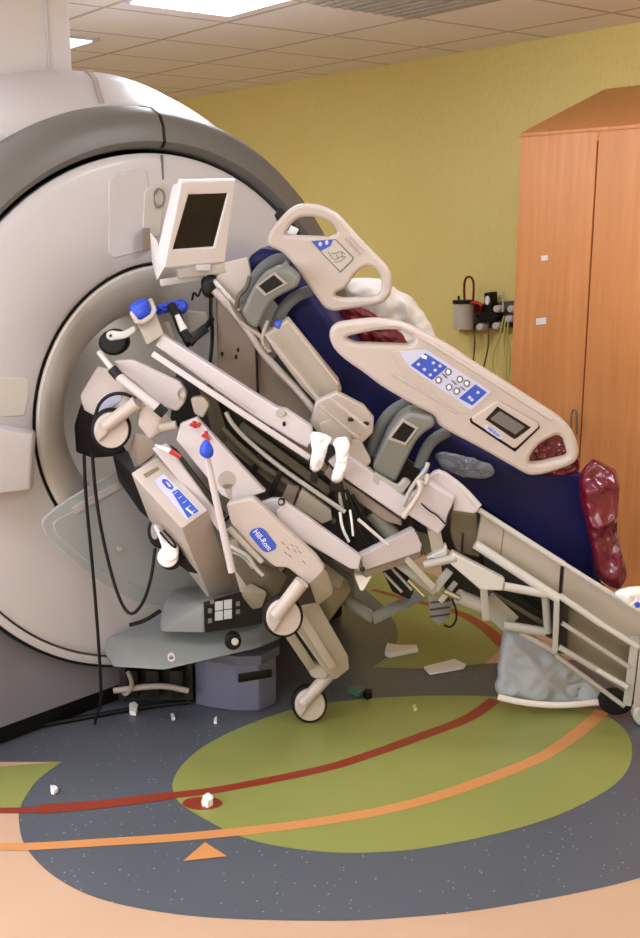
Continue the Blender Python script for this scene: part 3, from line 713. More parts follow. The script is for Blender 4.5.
tube('cover_crack', [(421, 503, 3.415), (429, 511, 3.41), (437, 515, 3.405), (445, 524, 3.4)], .0028, 'black', bed, seg=5)
tube('cover_crack', [(452, 499, 3.42), (453, 507, 3.41), (449, 512, 3.405), (446, 524, 3.4)], .0035, 'black', bed, seg=5)
tube('release_handle', [(428, 474, 3.4), (426, 486, 3.39), (417, 480, 3.38), (423, 489, 3.37), (403, 518, 3.36)], .009, 'cream', bed)
tube('release_handle', [(403, 506, 3.4), (412, 486, 3.4), (426, 470, 3.4), (428, 463, 3.41)], .008, 'steelpaint', bed)
beam('joint_post', (434, 530, 3.46), (439, 556, 3.48), 13, .05, 'tan', bed)
plate('post_foot', [(425.3, 559.4), (435.6, 552.8), (444, 550), (446, 543.4), (448.4, 553.7), (443, 559.8)], Plane(3.44), .04, 'lightsteel', bed, .006, rnd=1)
plate('middle_panel', [(451, 512), (477, 514), (480, 558), (456, 552), (450, 534)], Plane(3.56), .03, 'khaki', bed, .006, rnd=1)
rod('panel_seam', (463, 533, 3.555), (462, 556, 3.555), 2, 'dark', bed)
plate('middle_panel', [(418, 534), (434, 538), (440, 556), (424, 556)], Plane(3.54), .04, 'khaki', bed, .005)
# --- deck frame towards the foot
FPl = Plane(3.55, sx=-.08)
plate('deck_side_panel', [(482, 512), (561, 563), (558, 602), (476, 545)], FPl, .03, 'tan', bed, .003)
for x, y, x2, y2 in ((504, 527, 500, 560), (546, 553, 542, 590), (552, 557, 549, 594)): rod('panel_seam', (x, y, 3.5), (x2, y2, 3.5), 1.3, 'khaki', bed)
rod('deck_edge_tube', (479, 510, 3.5), (564, 564, 3.46), 6, 'lightsteel', bed)
rod('deck_edge_tube', (564, 564, 3.46), (652, 619, 3.42), 5, 'lightsteel', bed)
rod('lower_side_tube', (475, 544, 3.47), (559, 599, 3.43), 10, 'lightsteel', bed)
plate('foot_side_panel', [(565, 566), (652, 622), (652, 655), (562, 598)], Plane(3.56, sx=-.08), .03, 'tan', bed, .003)
plate('foot_lower_panel', [(562, 600), (640, 652), (630, 696), (562, 652)], Plane(3.58, sx=-.08), .03, 'khaki', bed, .003)
rod('panel_seam', (617, 603, 3.49), (616, 634, 3.49), 1.3, 'khaki', bed)
rod('panel_seam', (614, 640, 3.51), (611, 668, 3.51), 1.3, 'dark', bed)
rod('foot_frame_tube', (560, 596, 3.42), (601, 624, 3.41), 7, 'lightsteel', bed)
rod('foot_frame_tube', (601, 624, 3.41), (638, 647, 3.4), 6, 'lightsteel', bed)
rod('foot_frame_tube', (562, 623, 3.44), (629, 667, 3.42), 5, 'steelpaint', bed)
rod('foot_frame_tube', (559, 647, 3.44), (596, 669, 3.43), 6.5, 'steelpaint', bed)
rod('foot_frame_tube', (596, 669, 3.43), (627, 687, 3.42), 6, 'lightsteel', bed)
rod('foot_frame_tube', (556, 655, 3.46), (624, 706, 3.44), 5, 'steelpaint', bed)
beam('frame_post', (557, 598, 3.42), (555, 652, 3.44), 6, .03, 'steelpaint', bed)
beam('frame_post', (565, 600, 3.47), (562, 654, 3.48), 9, .03, 'dark', bed)
beam('frame_post', (635, 642, 3.41), (627, 706, 3.43), 9, .05, 'steelpaint', bed)
beam('frame_post', (645, 648, 3.39), (638, 708, 3.42), 10, .05, 'tan', bed)
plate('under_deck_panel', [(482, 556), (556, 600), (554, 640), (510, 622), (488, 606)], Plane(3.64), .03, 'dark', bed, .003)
beam('under_deck_slat', (492, 580, 3.6), (548, 614, 3.6), 5, .02, 'black', bed)
beam('under_deck_slat', (490, 592, 3.6), (548, 626, 3.6), 5, .02, 'olive', bed)
plate('lift_arm', [(453.4, 553), (505, 580), (503, 591), (480.6, 590.4), (449, 563)], Plane(3.4), .05, 'lightsteel', bed, .006, label='pale lift arm')
rod('lift_arm_tube', (503, 586, 3.42), (546, 594, 3.44), 9, 'lightsteel', bed)
rod('lift_arm_tube', (424, 565, 3.42), (456, 558, 3.41), 9, 'steelpaint', bed)
beam('lift_leg', (484, 590, 3.44), (486, 621, 3.46), 8, .04, 'steelpaint', bed)
rod('lift_cross_tube', (503, 625, 3.5), (545, 632, 3.5), 10, 'steelpaint', bed)
rod('lift_cross_tube', (545, 594, 3.46), (548, 632, 3.5), 8, 'steelpaint', bed)
rod('lift_cross_tube', (520, 632, 3.52), (556, 652, 3.5), 7, 'tan', bed)
beam('lift_plate', (487, 602, 3.56), (512, 625, 3.56), 22, .03, 'steelpaint', bed)
# --- long rail bars of the undercarriage
plate('long_bar', [(160.8, 334), (276.3, 408), (286, 410), (311.3, 427.2), (313.4, 440.3), (306.9, 448), (298, 443.5), (254.4, 417.3), (155, 346)], Plane(3.42, sx=-.05), .05, 'white', bed, .006, label='long pale bar from the blue pad')
plate('bar_bolt', circ(280.6, 413, 5, 4.2), Plane(3.41, sx=-.05), .01, 'steelpaint', bed, .002)
plate('bar_slot', circ(284, 424, 1.6, 2.6), Plane(3.414, sx=-.05), .004, 'black', bed, .001)
rod('bar_inner_line', (163, 350, 3.412), (256, 413, 3.41), 1.2, 'stain', bed)
beam('long_bar', (152.2, 353.4, 3.42), (310, 458, 3.4), 6, .04, 'white', bed, label='thin parallel bar')
tube('curved_strip', [(226, 412, 3.46), (232.5, 425, 3.46), (252.2, 444.7, 3.46), (285, 471, 3.45), (320, 495, 3.44), (345, 512, 3.44)], .008, 'steelpaint', bed)
tube('curved_strip', [(222, 428, 3.52), (250, 458, 3.52), (290, 484, 3.52), (335, 522, 3.5)], .011, 'olive', bed)
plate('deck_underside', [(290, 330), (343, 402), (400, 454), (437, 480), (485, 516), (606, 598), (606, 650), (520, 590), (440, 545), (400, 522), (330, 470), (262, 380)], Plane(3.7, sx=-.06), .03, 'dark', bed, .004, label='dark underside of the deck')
# --- dark under-frame tray
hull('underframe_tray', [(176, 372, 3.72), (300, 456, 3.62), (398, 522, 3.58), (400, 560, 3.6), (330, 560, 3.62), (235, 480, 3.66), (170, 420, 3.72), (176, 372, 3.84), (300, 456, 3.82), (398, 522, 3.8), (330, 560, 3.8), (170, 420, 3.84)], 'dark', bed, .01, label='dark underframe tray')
for a, b, w, m in (((240, 425, 3.6), (330, 492, 3.56), 9, 'olive'), ((228, 440, 3.56), (300, 500, 3.54), 12, 'olive'), ((205, 385, 3.62), (232, 470, 3.58), 14, 'olive'), ((262, 452, 3.52), (250, 480, 3.52), 6, 'black'), ((282, 468, 3.5), (270, 496, 3.5), 6, 'black')):
    beam('underframe_bar', a, b, w, .04, m, bed)
plate('frame_gusset', [(288, 484), (299, 488), (293, 506), (282, 498)], Plane(3.5), .03, 'brown', bed, .003)
plate('frame_gusset', [(302, 489), (331, 510), (332, 520), (322, 524), (295, 506)], Plane(3.48), .03, 'tan', bed, .003)
plate('hinge_tab', [(190, 398), (203, 396), (210, 404), (203, 419), (194, 414)], Plane(3.46), .04, 'tan', bed, .006, rnd=1)
# --- upper left end: grip pad box, levers
hull('grip_box', [(138.5, 325, 3.42), (155, 313.5, 3.46), (164, 334, 3.44), (147, 345, 3.4), (134, 312, 3.55), (152, 302, 3.58), (160, 330, 3.58), (143, 342, 3.55)], 'tan', bed, .004)
tube('grip_frame', [(132, 312, 3.42), (138.5, 325, 3.4), (155.5, 314, 3.43), (150, 300, 3.46)], .009, 'cream', bed, smooth=1)
pillow('blue_grip', [(128, 305), (143, 297.5), (149, 300), (152, 316), (139, 323), (132, 318)], 3.44, .035, 'blue', bed, amp=.004, rnd=2, label='bright blue padded grip')
plate('pivot_disc', circ(113, 343, 15, 13), Plane(3.6), .06, 'black', bed, .012)
plate('release_lever', [(106, 333), (110, 330.5), (122, 332), (134, 325.5), (137, 331), (126, 338.7), (110, 341), (106, 338)], Plane(3.5), .02, 'lightsteel', bed, .005, rnd=1)
plate('pin', circ(110.5, 335.8, 1.4), Plane(3.497), .005, 'black', bed, .001)
tube('bent_lever', [(171, 306, 3.55), (177, 316, 3.52), (181, 328, 3.5), (189, 341, 3.5)], .017, 'black', bed)
rod('lever_sleeve', (177, 315, 3.48), (184, 330, 3.47), 5, 'lightsteel', bed, wend=8)
beam('lever_link', (189, 341, 3.52), (207, 327, 3.6), 9, .03, 'black', bed)
beam('lever_link', (166, 322, 3.55), (172, 340, 3.55), 6, .03, 'stain', bed)
plate('lever_plate', [(187, 310), (206, 312), (212, 330), (196, 342), (190, 330)], Plane(3.66), .03, 'steelpaint', bed, .004)
# --- left end: arm plates, strut, cream box
plate('swing_plate', [(113, 361), (133, 359.5), (180, 381), (187, 393), (184, 404), (177, 412), (160, 406), (138, 385), (124, 374)], Plane(3.46, sx=.0), .035, 'white', bed, .006, rnd=1)
plate('hinge_eye', circ(181.5, 394, 4.5, 6), Plane(3.45), .01, 'stain', bed, .002, holes=[circ(181.5, 394, 3, 4.3)])
rod('gas_strut', (118, 376, 3.4), (158, 408, 3.38), 9, 'white', bed)
rod('strut_cap', (112, 369, 3.41), (119, 377, 3.4), 10, 'black', bed)
rod('strut_cap', (157, 407, 3.38), (165, 414, 3.38), 11, 'black', bed)
rod('strut_rod', (99, 352, 3.44), (113, 370, 3.41), 6, 'lightsteel', bed)
hull('end_box', [(80, 396, 3.56), (98, 366, 3.58), (116, 371, 3.52), (136, 393, 3.48), (126, 402, 3.46), (105, 421, 3.48), (84, 410, 3.54), (82, 392, 3.7), (118, 372, 3.7), (134, 396, 3.68), (104, 420, 3.68)], 'cream', bed, .006)
plate('box_label', [(97, 402), (107, 393), (121, 395), (122, 400), (106, 411), (98, 412)], Plane(3.47), .006, 'lav', bed, .002, rnd=1)
hull('caster_neck', [(140, 398, 3.42), (164, 411, 3.42), (173, 421, 3.44), (166, 431, 3.44), (150, 440, 3.42), (138, 425, 3.42), (140, 405, 3.52), (170, 422, 3.52), (150, 438, 3.52)], 'cream', bed, .01)
hull('neck_cover', [(134, 432, 3.44), (152, 436, 3.43), (158, 452, 3.43), (140, 466, 3.45), (128, 452, 3.48), (140, 440, 3.56), (150, 460, 3.56)], 'brown', bed, .008)
rod('neck_bolt', (160, 428, 3.4), (176, 425, 3.4), 9, 'tan', bed)

def caster(cx, cy, r, arm, Y, aw, lbl, sq=1.0, m='cream'):
    w = P(cx, cy, Y)
    cp_ = Plane(Y - .1 * w.x, sx=.1)
    c = plate('caster', circ(cx, cy, r, r * 1.04, 32), cp_, .035, 'rubber', bed, .011, label=lbl)
    plate('wheel_disc', circ(cx + .6, cy + .4, r * .85, r * .88, 32), cp_, .012, m, c, .004, front=.009)
    ax, ay = arm; d = math.hypot(ax - cx, ay - cy); ux, uy = (ax - cx) / d, (ay - cy) / d
    s = (cx - ux * r * .72, cy - uy * r * .72)
    qx, qy = -uy, ux
    if qx * .4 + qy > 0: qx, qy = -qx, -qy           # upper side of the fork
    a0 = math.atan2(uy, ux); half = []
    sg = 1 if math.cos(a0 + math.pi / 2) * qx + math.sin(a0 + math.pi / 2) * qy > 0 else -1
    for k in range(19):
        a = a0 + sg * math.pi * k / 18
        half.append((cx + .6 + r * .84 * math.cos(a), cy + .4 + r * .86 * math.sin(a)))
    plate('fork_cover', half, cp_, .022, m, c, .008, front=.026)
    st = (cx + qx * aw * .5, cy + qy * aw * .5)
    rod('fork_arm', (st[0] - ux * 2, st[1] - uy * 2, Y - .02), (ax + qx * aw * .15, ay + qy * aw * .15, Y - .02), aw, m, c, wend=aw * 1.1, seg=20)
    return c
caster(110.5, 430, 20.5, (138, 404), 3.42, 13, 'caster at the left end of the bed')
tube('caster_guard', [(95, 417, 3.44), (99, 403, 3.44), (110, 394, 3.44), (124, 393, 3.44), (136, 399, 3.44)], .006, 'black', bed)
caster(283, 617.5, 20.5, (304, 583), 3.28, 14.5, 'caster below the badge arm')
caster(309.5, 705, 18, (332, 674), 3.62, 13, 'caster resting on the green floor')
# small caster behind the labelled box
c4 = plate('caster', circ(160, 532, 13, 17, 28), Plane(3.52), .04, 'black', bed, .01, label='small dark caster behind the labelled box')
plate('wheel_disc', circ(155, 531, 4.5, 9, 20), Plane(3.5), .02, 'stain', c4, .004)
c5 = plate('caster', circ(170, 559, 12, 12, 28), Plane(3.46), .04, 'black', bed, .01, label='caster with a bright fork under the labelled box')
plate('wheel_disc', circ(167.5, 557.5, 10.4, 10.4, 28), Plane(3.45), .02, 'gauze', c5, .005)
plate('fork_arm', [(153, 525), (158, 528), (164, 540), (178, 548), (178, 558), (170, 563), (163, 560), (161, 545)], Plane(3.43), .03, 'gauze', c5, .006, rnd=1)
tube('brake_wire', [(160, 532, 3.41), (170, 544, 3.4), (177, 549, 3.4), (173, 540, 3.4), (163, 530, 3.41)], .004, 'black', c5, seg=6)
plate('caster_tail', [(172, 560), (184, 556), (198, 574), (188, 572)], Plane(3.5), .02, 'black', bed, .003)
# black column behind the left caster
hull('black_motor_pod', [(80, 405, 3.6), (88, 398, 3.6), (96, 420, 3.56), (128, 452, 3.56), (120, 456, 3.58), (92, 458, 3.6), (76, 452, 3.62), (74, 425, 3.64), (88, 400, 3.72), (120, 455, 3.7), (78, 452, 3.74)], 'black', bed, .01)
hull('black_bracket', [(112, 455, 3.56), (128, 450, 3.54), (140, 480, 3.5), (150, 520, 3.5), (140, 512, 3.52), (128, 484, 3.54), (118, 480, 3.58), (130, 460, 3.6), (148, 515, 3.6)], 'black', bed, .005)

# --- labelled control box
bx = hull('control_box', [(130.9, 473.3, 3.36), (157.3, 456, 3.42), (207.5, 510, 3.34), (181.4, 528.6, 3.28), (186.6, 554, 3.42), (148.7, 519.7, 3.5), (234.7, 590, 3.66), (212.3, 604, 3.64)], 'cream', bed, .005, label='boxy control unit with a blue printed strip')
A_, B_, C_, D_ = P(130.9, 473.3, 3.36), P(157.3, 456, 3.42), P(207.5, 510, 3.34), P(181.4, 528.6, 3.28)
bn = ((B_ - A_).cross(D_ - A_)).normalized()
if bn.y > 0: bn = -bn
BXP = NPlane(A_, bn); BXP.e1 = (D_ - A_).normalized(); BXP.e2 = BXP.n.cross(BXP.e1)
plate('slot', [(143.5, 474), (157, 466.5), (159.5, 469), (146, 477.5)], BXP, .003, 'khaki', bx, .0005, front=.0025)
plate('printed_strip', [(154, 481), (164, 474), (201, 511), (187, 520)], BXP, .003, 'lav', bx, .0005, front=.0025)
plate('blue_mark', [(172, 492), (178, 489), (199, 511), (188, 518)], BXP, .002, 'lblue', bx, .0005, front=.0035)
plate('blue_mark', [(162, 479), (167, 479), (174, 487), (172, 490), (167, 488), (162, 482)], BXP, .002, 'lblue', bx, .0005, front=.0035, rnd=1, holes=[[(165, 481), (168, 482), (172, 487), (169, 487)]])
for k in range(5):
    tube('white_stroke', [BXP.at(174 + k * 4.4, 494 + k * 4.6, .0045), BXP.at(177.5 + k * 4.4, 491.5 + k * 4.6, .0045)], .0014, 'lav', bx, seg=5, smooth=0, world=True)
rod('white_stroke', (186, 508, 3.27), (193, 514, 3.27), 2, 'gauze', bx)
plate('side_strip', [(152, 449), (166, 444), (226, 526), (218, 531), (208, 517), (158, 456)], Plane(3.38), .03, 'white', bed, .005)
plate('box_gap', [(170, 446), (176, 450), (226, 515), (222, 520)], Plane(3.4), .02, 'dark', bed, .002)
# --- plate with red marks
rp_ = plate('pump_plate', [(180, 424), (196, 418), (265, 492), (235.5, 503), (221, 495), (176, 440)], Plane(3.38, sx=-.05), .04, 'white', bed, .005, label='flat plate with red marks')
for pts in ([(190, 424), (197, 427), (200, 423)], [(194, 421), (196, 428)], [(202, 435), (208, 438)], [(206, 431), (206, 437), (210, 440)]):
    tube('red_mark', [(x, y, 3.386) for x, y in pts], .006, 'red', rp_, seg=6, smooth=1)
plate('grey_stain', circ(227, 480, 9, 9), Plane(3.379, sx=-.05), .003, 'stain', rp_, .0005)
plate('grey_stain', [(222, 484), (232, 484), (232, 499), (228, 499)], Plane(3.379, sx=-.05), .003, 'stain', rp_, .0005)
rod('white_pin', (155, 445, 3.36), (170, 451, 3.36), 2, 'gauze', bed, wend=5)
rod('red_pin', (170, 451, 3.35), (181, 457, 3.35), 6, 'red', bed, wend=4, label='red tapered pin')
# --- drive link: blue tipped pole
rod('lever_pole', (207, 458, 3.26), (232, 572, 3.26), 7, 'white', bed, wend=8, label='white lever pole')
pillow('lever_knob', [(204, 440), (208, 439), (214, 449), (213, 457), (206, 459), (199, 454), (200, 446)], 3.24, .022, 'blue', bed, amp=.001, rnd=2, back=1., label='blue knob on the pole')
# --- badge arm
ba = plate('badge_arm', [(226, 504), (252, 498), (262, 506), (283, 527.5), (316, 557), (325, 570), (310, 586), (302.5, 580), (288, 568), (275, 567.5), (252, 549), (231, 524)], Plane(3.3, sx=-.05), .045, 'cream', bed, .007, rnd=1, label='arm with a blue oval badge')
hull('arm_end', [(309.5, 584, 3.29), (325, 569, 3.3), (333.7, 590, 3.36), (332, 595, 3.36), (317.5, 606, 3.36), (312, 588, 3.36), (328, 574, 3.4)], 'tan', bed, .004)
BA = Plane(3.3, sx=-.05)
plate('badge', [(248.6, 534), (252, 529.5), (260, 527.4), (265, 530), (276.3, 545), (275.5, 549.5), (267.5, 552.8), (262, 550.5)], BA, .004, 'lblue', ba, .001, front=.003, rnd=2, label='blue oval badge')
text('badge_lettering', 'Hill-Rom', (262.5, 540.2), 51, 6.2, BA, 'gauze', ba, front=.0045, wide=.84)
for x, y in ((283, 543), (288, 548), (286, 553), (292, 545), (295, 551), (290, 556), (297, 547), (300, 552), (304, 562)):
    tube('stamped_mark', [BA.at(x - 1.6, y - 1.3, .0012), BA.at(x + 1.4, y + 1.6, .0012)], .0013, 'brown', ba, seg=5, smooth=0, world=True)
rod('arm_lower_edge', (229, 528, 3.3), (262, 562, 3.3), 6, 'tan', bed)
hull('arm_back_cover', [(228, 545, 3.4), (250, 556, 3.4), (270, 575, 3.4), (288, 575, 3.42), (276, 600, 3.45), (250, 598, 3.45), (236, 580, 3.44), (240, 560, 3.54), (270, 600, 3.54)], 'olive', bed, .008)
tube('bright_clip', [(229, 545, 3.34), (240, 551, 3.33), (250, 557, 3.33), (254, 566, 3.34), (263, 575, 3.35)], .008, 'lightsteel', bed)
tube('bright_clip', [(230, 551, 3.35), (244, 556, 3.34), (253, 568, 3.34)], .006, 'steelpaint', bed)
hull('arm_knee', [(240, 592, 3.4), (250, 582, 3.42), (268, 592, 3.4), (262, 608, 3.4), (252, 610, 3.42), (244, 602, 3.44), (262, 598, 3.52)], 'khaki', bed, .008)
beam('knee_post', (232, 540, 3.42), (248, 600, 3.44), 11, .04, 'tan', bed)
# --- V-arm plates
plate('link_plate', [(260, 503), (272, 499), (283, 499), (284, 503), (278, 521)], Plane(3.4), .03, 'white', bed, .005)
plate('link_plate', [(284.7, 502), (300, 512), (330, 534), (361, 557), (359, 570), (350, 569), (308.8, 545), (291.6, 538), (277.8, 521), (276, 512)], Plane(3.36), .035, 'white', bed, .005, label='pale angled link plate')
plate('hinge_eye', circ(281.5, 502, 3.4, 4), Plane(3.35), .01, 'black', bed, .002, holes=[circ(281, 502.6, 2.2, 2.6)])
plate('link_beam', [(360, 556.4), (414.5, 529), (422, 544.5), (421, 552), (364, 571)], Plane(3.36, sx=.3), .04, 'white', bed, .004, label='short pale arm of the angled link')
plate('link_flange', [(364, 570), (421, 551), (421.5, 557.5), (366, 578)], Plane(3.37, sx=.3), .05, 'brown', bed, .003)
rod('link_pin', (362, 569, 3.33), (363, 569, 3.42), 5, 'black', bed)
plate('white_wedge', [(354, 575), (372, 576), (363, 591), (360, 590)], Plane(3.44), .02, 'gauze', bed, .002)
rod('arm_rail', (277, 524, 3.42), (350, 578, 3.42), 6, 'dark', bed)
plate('arm_web', [(300, 545), (346, 574), (340, 590), (318, 578), (298, 556)], Plane(3.46), .03, 'khaki', bed, .003)
# --- leg down to floor caster
hull('base_leg', [(302, 605, 3.42), (318, 602, 3.44), (348, 655, 3.54), (349.5, 669, 3.56), (335.5, 680, 3.54), (325, 672, 3.52), (290, 622, 3.4), (312, 606, 3.52), (346, 664, 3.64), (330, 676, 3.62)], 'tan', bed, .006, label='base leg down to the floor caster')
beam('base_leg_rib', (298, 612, 3.4), (333, 668, 3.5), 9, .03, 'cream', bed)
beam('base_leg_rib', (288, 632, 3.46), (312, 668, 3.54), 10, .05, 'tan', bed)
plate('leg_foot', [(304, 664), (318, 664), (330, 672), (326, 680), (312, 678)], Plane(3.56), .03, 'tan', bed, .005, rnd=1)
hull('lower_shroud', [(312, 575, 3.5), (345, 575, 3.5), (352, 590, 3.52), (328, 624, 3.54), (320, 620, 3.54), (314, 600, 3.52), (330, 580, 3.62), (326, 618, 3.62)], 'khaki', bed, .006)
# --- rear grey V frame
hull('rear_frame_bar', [(326, 585, 3.66), (336, 583, 3.68), (374, 610, 3.62), (372, 624, 3.6), (328, 597, 3.66), (336, 585, 3.74), (374, 612, 3.68)], 'clamp', bed, .005)
hull('rear_frame_bar', [(372, 612, 3.6), (418, 590, 3.68), (428, 598, 3.66), (374, 625, 3.58), (374, 614, 3.68), (424, 594, 3.76)], 'clamp', bed, .005)
# --- central linkage
rod('grey_motor', (372, 512, 3.52), (404, 548, 3.5), 17, 'clamp', bed, label='grey cylindrical actuator')
rod('white_rod', (358, 519, 3.42), (388, 545, 3.4), 3.5, 'lightsteel', bed)
for pts in ([(340, 480), (345, 505), (352, 530), (350, 548)], [(346, 490), (356, 512), (362, 538), (372, 545)], [(338, 470), (335, 500), (344, 525), (360, 548)], [(348, 500), (346, 520), (355, 545)], [(352, 495), (366, 520), (378, 546)]):
    tube('black_cable', [(x, y, 3.46) for x, y in pts], .007, 'black', bed, seg=6)
tube('cable_tie', [(340, 512, 3.44), (342, 528, 3.44), (349, 542, 3.44)], .005, 'gauze', bed, seg=6)
tube('cable_tie', [(350, 510, 3.44), (352, 524, 3.44), (353, 536, 3.44)], .004, 'gauze', bed, seg=6)
hull('cable_socket', [(335, 492, 3.46), (346, 490, 3.46), (348, 506, 3.46), (340, 512, 3.46), (336, 504, 3.46), (340, 494, 3.52), (344, 508, 3.52)], 'steelpaint', bed, .004)
hull('gear_case', [(378, 500, 3.62), (412, 516, 3.6), (424, 556, 3.58), (398, 562, 3.56), (368, 560, 3.6), (364, 530, 3.62), (380, 505, 3.72), (418, 552, 3.7), (370, 550, 3.72)], 'dark', bed, .01)
beam('scissor_bar', (394, 560, 3.5), (436, 592, 3.48), 9, .03, 'steelpaint', bed)
beam('scissor_bar', (404, 556, 3.46), (434, 588, 3.44), 7, .02, 'tan', bed)
beam('scissor_bar', (450, 570, 3.48), (434, 590, 3.46), 9, .03, 'steelpaint', bed)
beam('scissor_bar', (456, 582, 3.5), (440, 602, 3.48), 6, .03, 'tan', bed)
rod('chrome_rod', (408, 580, 3.46), (424, 596, 3.45), 4, 'chrome', bed)
hull('gearbox', [(428, 596, 3.5), (448, 594, 3.5), (453, 602, 3.5), (449, 618, 3.5), (438, 626, 3.5), (430, 618, 3.5), (432, 600, 3.6), (450, 604, 3.6), (440, 620, 3.6)], 'clamp', bed, .005)
for y in (603, 610, 617): beam('gearbox_fin', (430, y, 3.49), (450, y - 3, 3.49), 2, .02, 'dark', bed)
tube('hook', [(452, 598, 3.48), (457, 612, 3.47), (456, 622, 3.47), (450, 628, 3.47), (444, 625, 3.47)], .004, 'black', bed, seg=6)
rod('chrome_rod', (444, 591, 3.44), (459, 598, 3.44), 6, 'chrome', bed)
rod('actuator_end', (458, 596, 3.46), (482, 606, 3.48), 15, 'steelpaint', bed)
hull('black_linkage', [(380, 568, 3.56), (396, 560, 3.56), (416, 586, 3.54), (410, 600, 3.54), (392, 592, 3.56), (396, 570, 3.64), (408, 592, 3.64)], 'black', bed, .006)
for a, b in (((384, 573, 3.53), (402, 592, 3.52)), ((390, 566, 3.53), (412, 590, 3.51))): rod('linkage_rod', a, b, 3, 'steelpaint', bed)
hull('dark_crossmember', [(440, 560, 3.6), (480, 560, 3.6), (486, 600, 3.6), (456, 600, 3.6), (444, 590, 3.6), (450, 562, 3.7), (480, 596, 3.7)], 'dark', bed, .006)
# foot-end caster, nearly out of frame
c6 = plate('caster', circ(617, 704, 17, 12, 28), Plane(3.66), .05, 'rubber', bed, .012, label='black foot-end caster under the frame corner')
plate('caster', circ(648, 716, 14, 13, 28), Plane(3.6), .05, 'lightsteel', bed, .012)
# --- black strap at the scanner side
strap = tube('restraint_strap', [(207, 268, 3.7), (212, 286, 3.66), (210, 310, 3.64), (213, 335, 3.62), (210, 362, 3.62)], .014, 'black', bed, flat=.4)
tube('restraint_strap', [(213, 318, 3.64), (203, 330, 3.6), (190, 345, 3.58)], .012, 'black', bed, flat=.4)
pillow('strap_buckle', [(200, 278), (212, 275), (218, 290), (213, 300), (202, 296)], 3.64, .02, 'black', bed, amp=.004, rings=4)
tube('white_clip', [(192, 300, 3.66), (194, 291, 3.65), (198, 298, 3.64), (201, 289, 3.64), (203, 287, 3.64)], .004, 'black', bed, seg=6)

# ------------------------------------------------------------------ mattress and bedding
MY = 3.74
mt = plate('bed_mattress', [(246, 268), (249, 256), (262, 247), (285, 251), (304, 282), (330, 318), (352, 345), (372, 372), (410, 400), (437, 424), (475, 446), (520, 468), (560, 462), (582, 474), (592, 500), (604, 594), (558, 566), (485, 516), (430, 484), (392, 460), (338, 402), (288, 320)],
      Plane(MY, sx=-.06), .44, 'navy', None, .03, rnd=1)
tag(mt, 'navy blue vinyl mattress between the cream side rails of the tipped bed', 'mattress')
bp_ = pillow('plastic_bag', [(434, 452), (452, 452), (488, 462), (498, 474), (478, 480), (452, 474), (438, 466)], 3.66, .012, 'clearplast', None, amp=.03, fs=20, power=6)
tag(bp_, 'crumpled clear plastic wrap on the navy mattress beneath the long rail', 'plastic wrap')
pb = pillow('plum_bag', [(577, 476), (585, 464), (600, 459), (617, 471), (619, 492), (616, 515), (618, 542), (627, 570), (626, 581), (620, 591), (606, 587), (595, 573), (591, 549), (585, 522), (579, 496)], Plane(3.58), .05, 'plum', None, amp=.05, fs=6, power=4, rings=16, n=110)
tag(pb, 'shiny plum red plastic bag hanging at the foot end beside the wardrobe', 'bag')
rb = pillow('red_blanket', [(336, 308), (346, 300), (372, 312), (400, 330), (412, 350), (380, 352), (350, 338)], Plane(4.2), .03, 'crimson', None, amp=.02, fs=14)
tag(rb, 'dark red folded blanket peeking between the two side rails', 'blanket')
rb2 = pillow('red_cover', [(524, 470), (532, 440), (556, 430), (574, 446), (584, 470), (560, 478)], Plane(3.645), .015, 'plum', None, amp=.03, fs=12)
tag(rb2, 'crumpled plum cover seen through the hand hole of the long rail', 'cover')
ws = pillow('white_sheet', [(344, 284), (352, 279), (378, 281), (400, 292), (420, 308), (436, 328), (438, 345), (405, 350), (372, 325), (348, 303)], Plane(4.36), .05, 'sheet', None, amp=.08, fs=3.5, rings=16, n=100)
tag(ws, 'rumpled white bed sheet behind the rails against the yellow wall', 'sheet')
ws2 = pillow('white_towel', [(612, 594), (622, 588), (646, 585), (652, 612), (636, 612)], Plane(3.38), .03, 'sheet', None, amp=.015, fs=14)
tag(ws2, 'white cloth with a blue mark on the foot corner of the bed', 'cloth')
plate('blue_mark', circ(637.5, 605, 3, 3, 14), Plane(3.335), .004, 'lblue', ws2, .001, label='blue mark')
gd = pillow('grey_drape', [(501, 629), (520, 628), (557, 653), (605, 694), (609, 704), (568, 708.5), (523, 706), (502, 700), (495, 689), (500, 665)], Plane(3.74, sx=.0), .035, 'greycloth', None, amp=.05, fs=3.4, power=8, rings=14, rnd=1, n=100)
tag(gd, 'pale grey drape hanging from the bed foot to the floor', 'drape')
gh = tube('drape_hem', [(498, 697, 3.69), (523, 703, 3.68), (560, 706, 3.68), (600, 702, 3.69)], .013, 'sheet', gd, flat=.6, label='white hem')
bc = pillow('blue_cloth', [(153, 306), (166, 302), (182, 299), (190, 305), (186, 314), (170, 312), (156, 316)], Plane(3.6), .03, 'blue', None, amp=.02, fs=26)
tag(bc, 'crumpled blue cloth tucked behind the bright blue grip', 'cloth')
# white hanging strips (tied cloth)
g1 = pillow('white_cloth_strip', [(309, 430), (322, 432), (334, 437), (327, 449), (322, 470), (314, 474), (309, 466), (312, 450)], Plane(3.38), .018, 'gauze', None, amp=.02, fs=16, rings=6)
tag(g1, 'left white cloth strip tied over the bed frame, shorter and forked', 'cloth strip')
g2 = pillow('white_cloth_strip', [(333, 440), (340, 436), (350, 438), (349, 460), (342, 484), (332, 482), (330, 478), (337, 460)], Plane(3.38), .018, 'gauze', None, amp=.02, fs=16, rings=6)
tag(g2, 'right white cloth strip tied over the bed frame, longer and darker tipped', 'cloth strip')
plate('black_tip', [(330, 482), (342, 486), (340, 493), (329, 490)], Plane(3.38), .012, 'black', g2, .002, label='black end')
plate('black_tip', [(311, 472), (318, 473), (317, 484), (310, 482)], Plane(3.38), .012, 'black', g1, .002, label='black end')

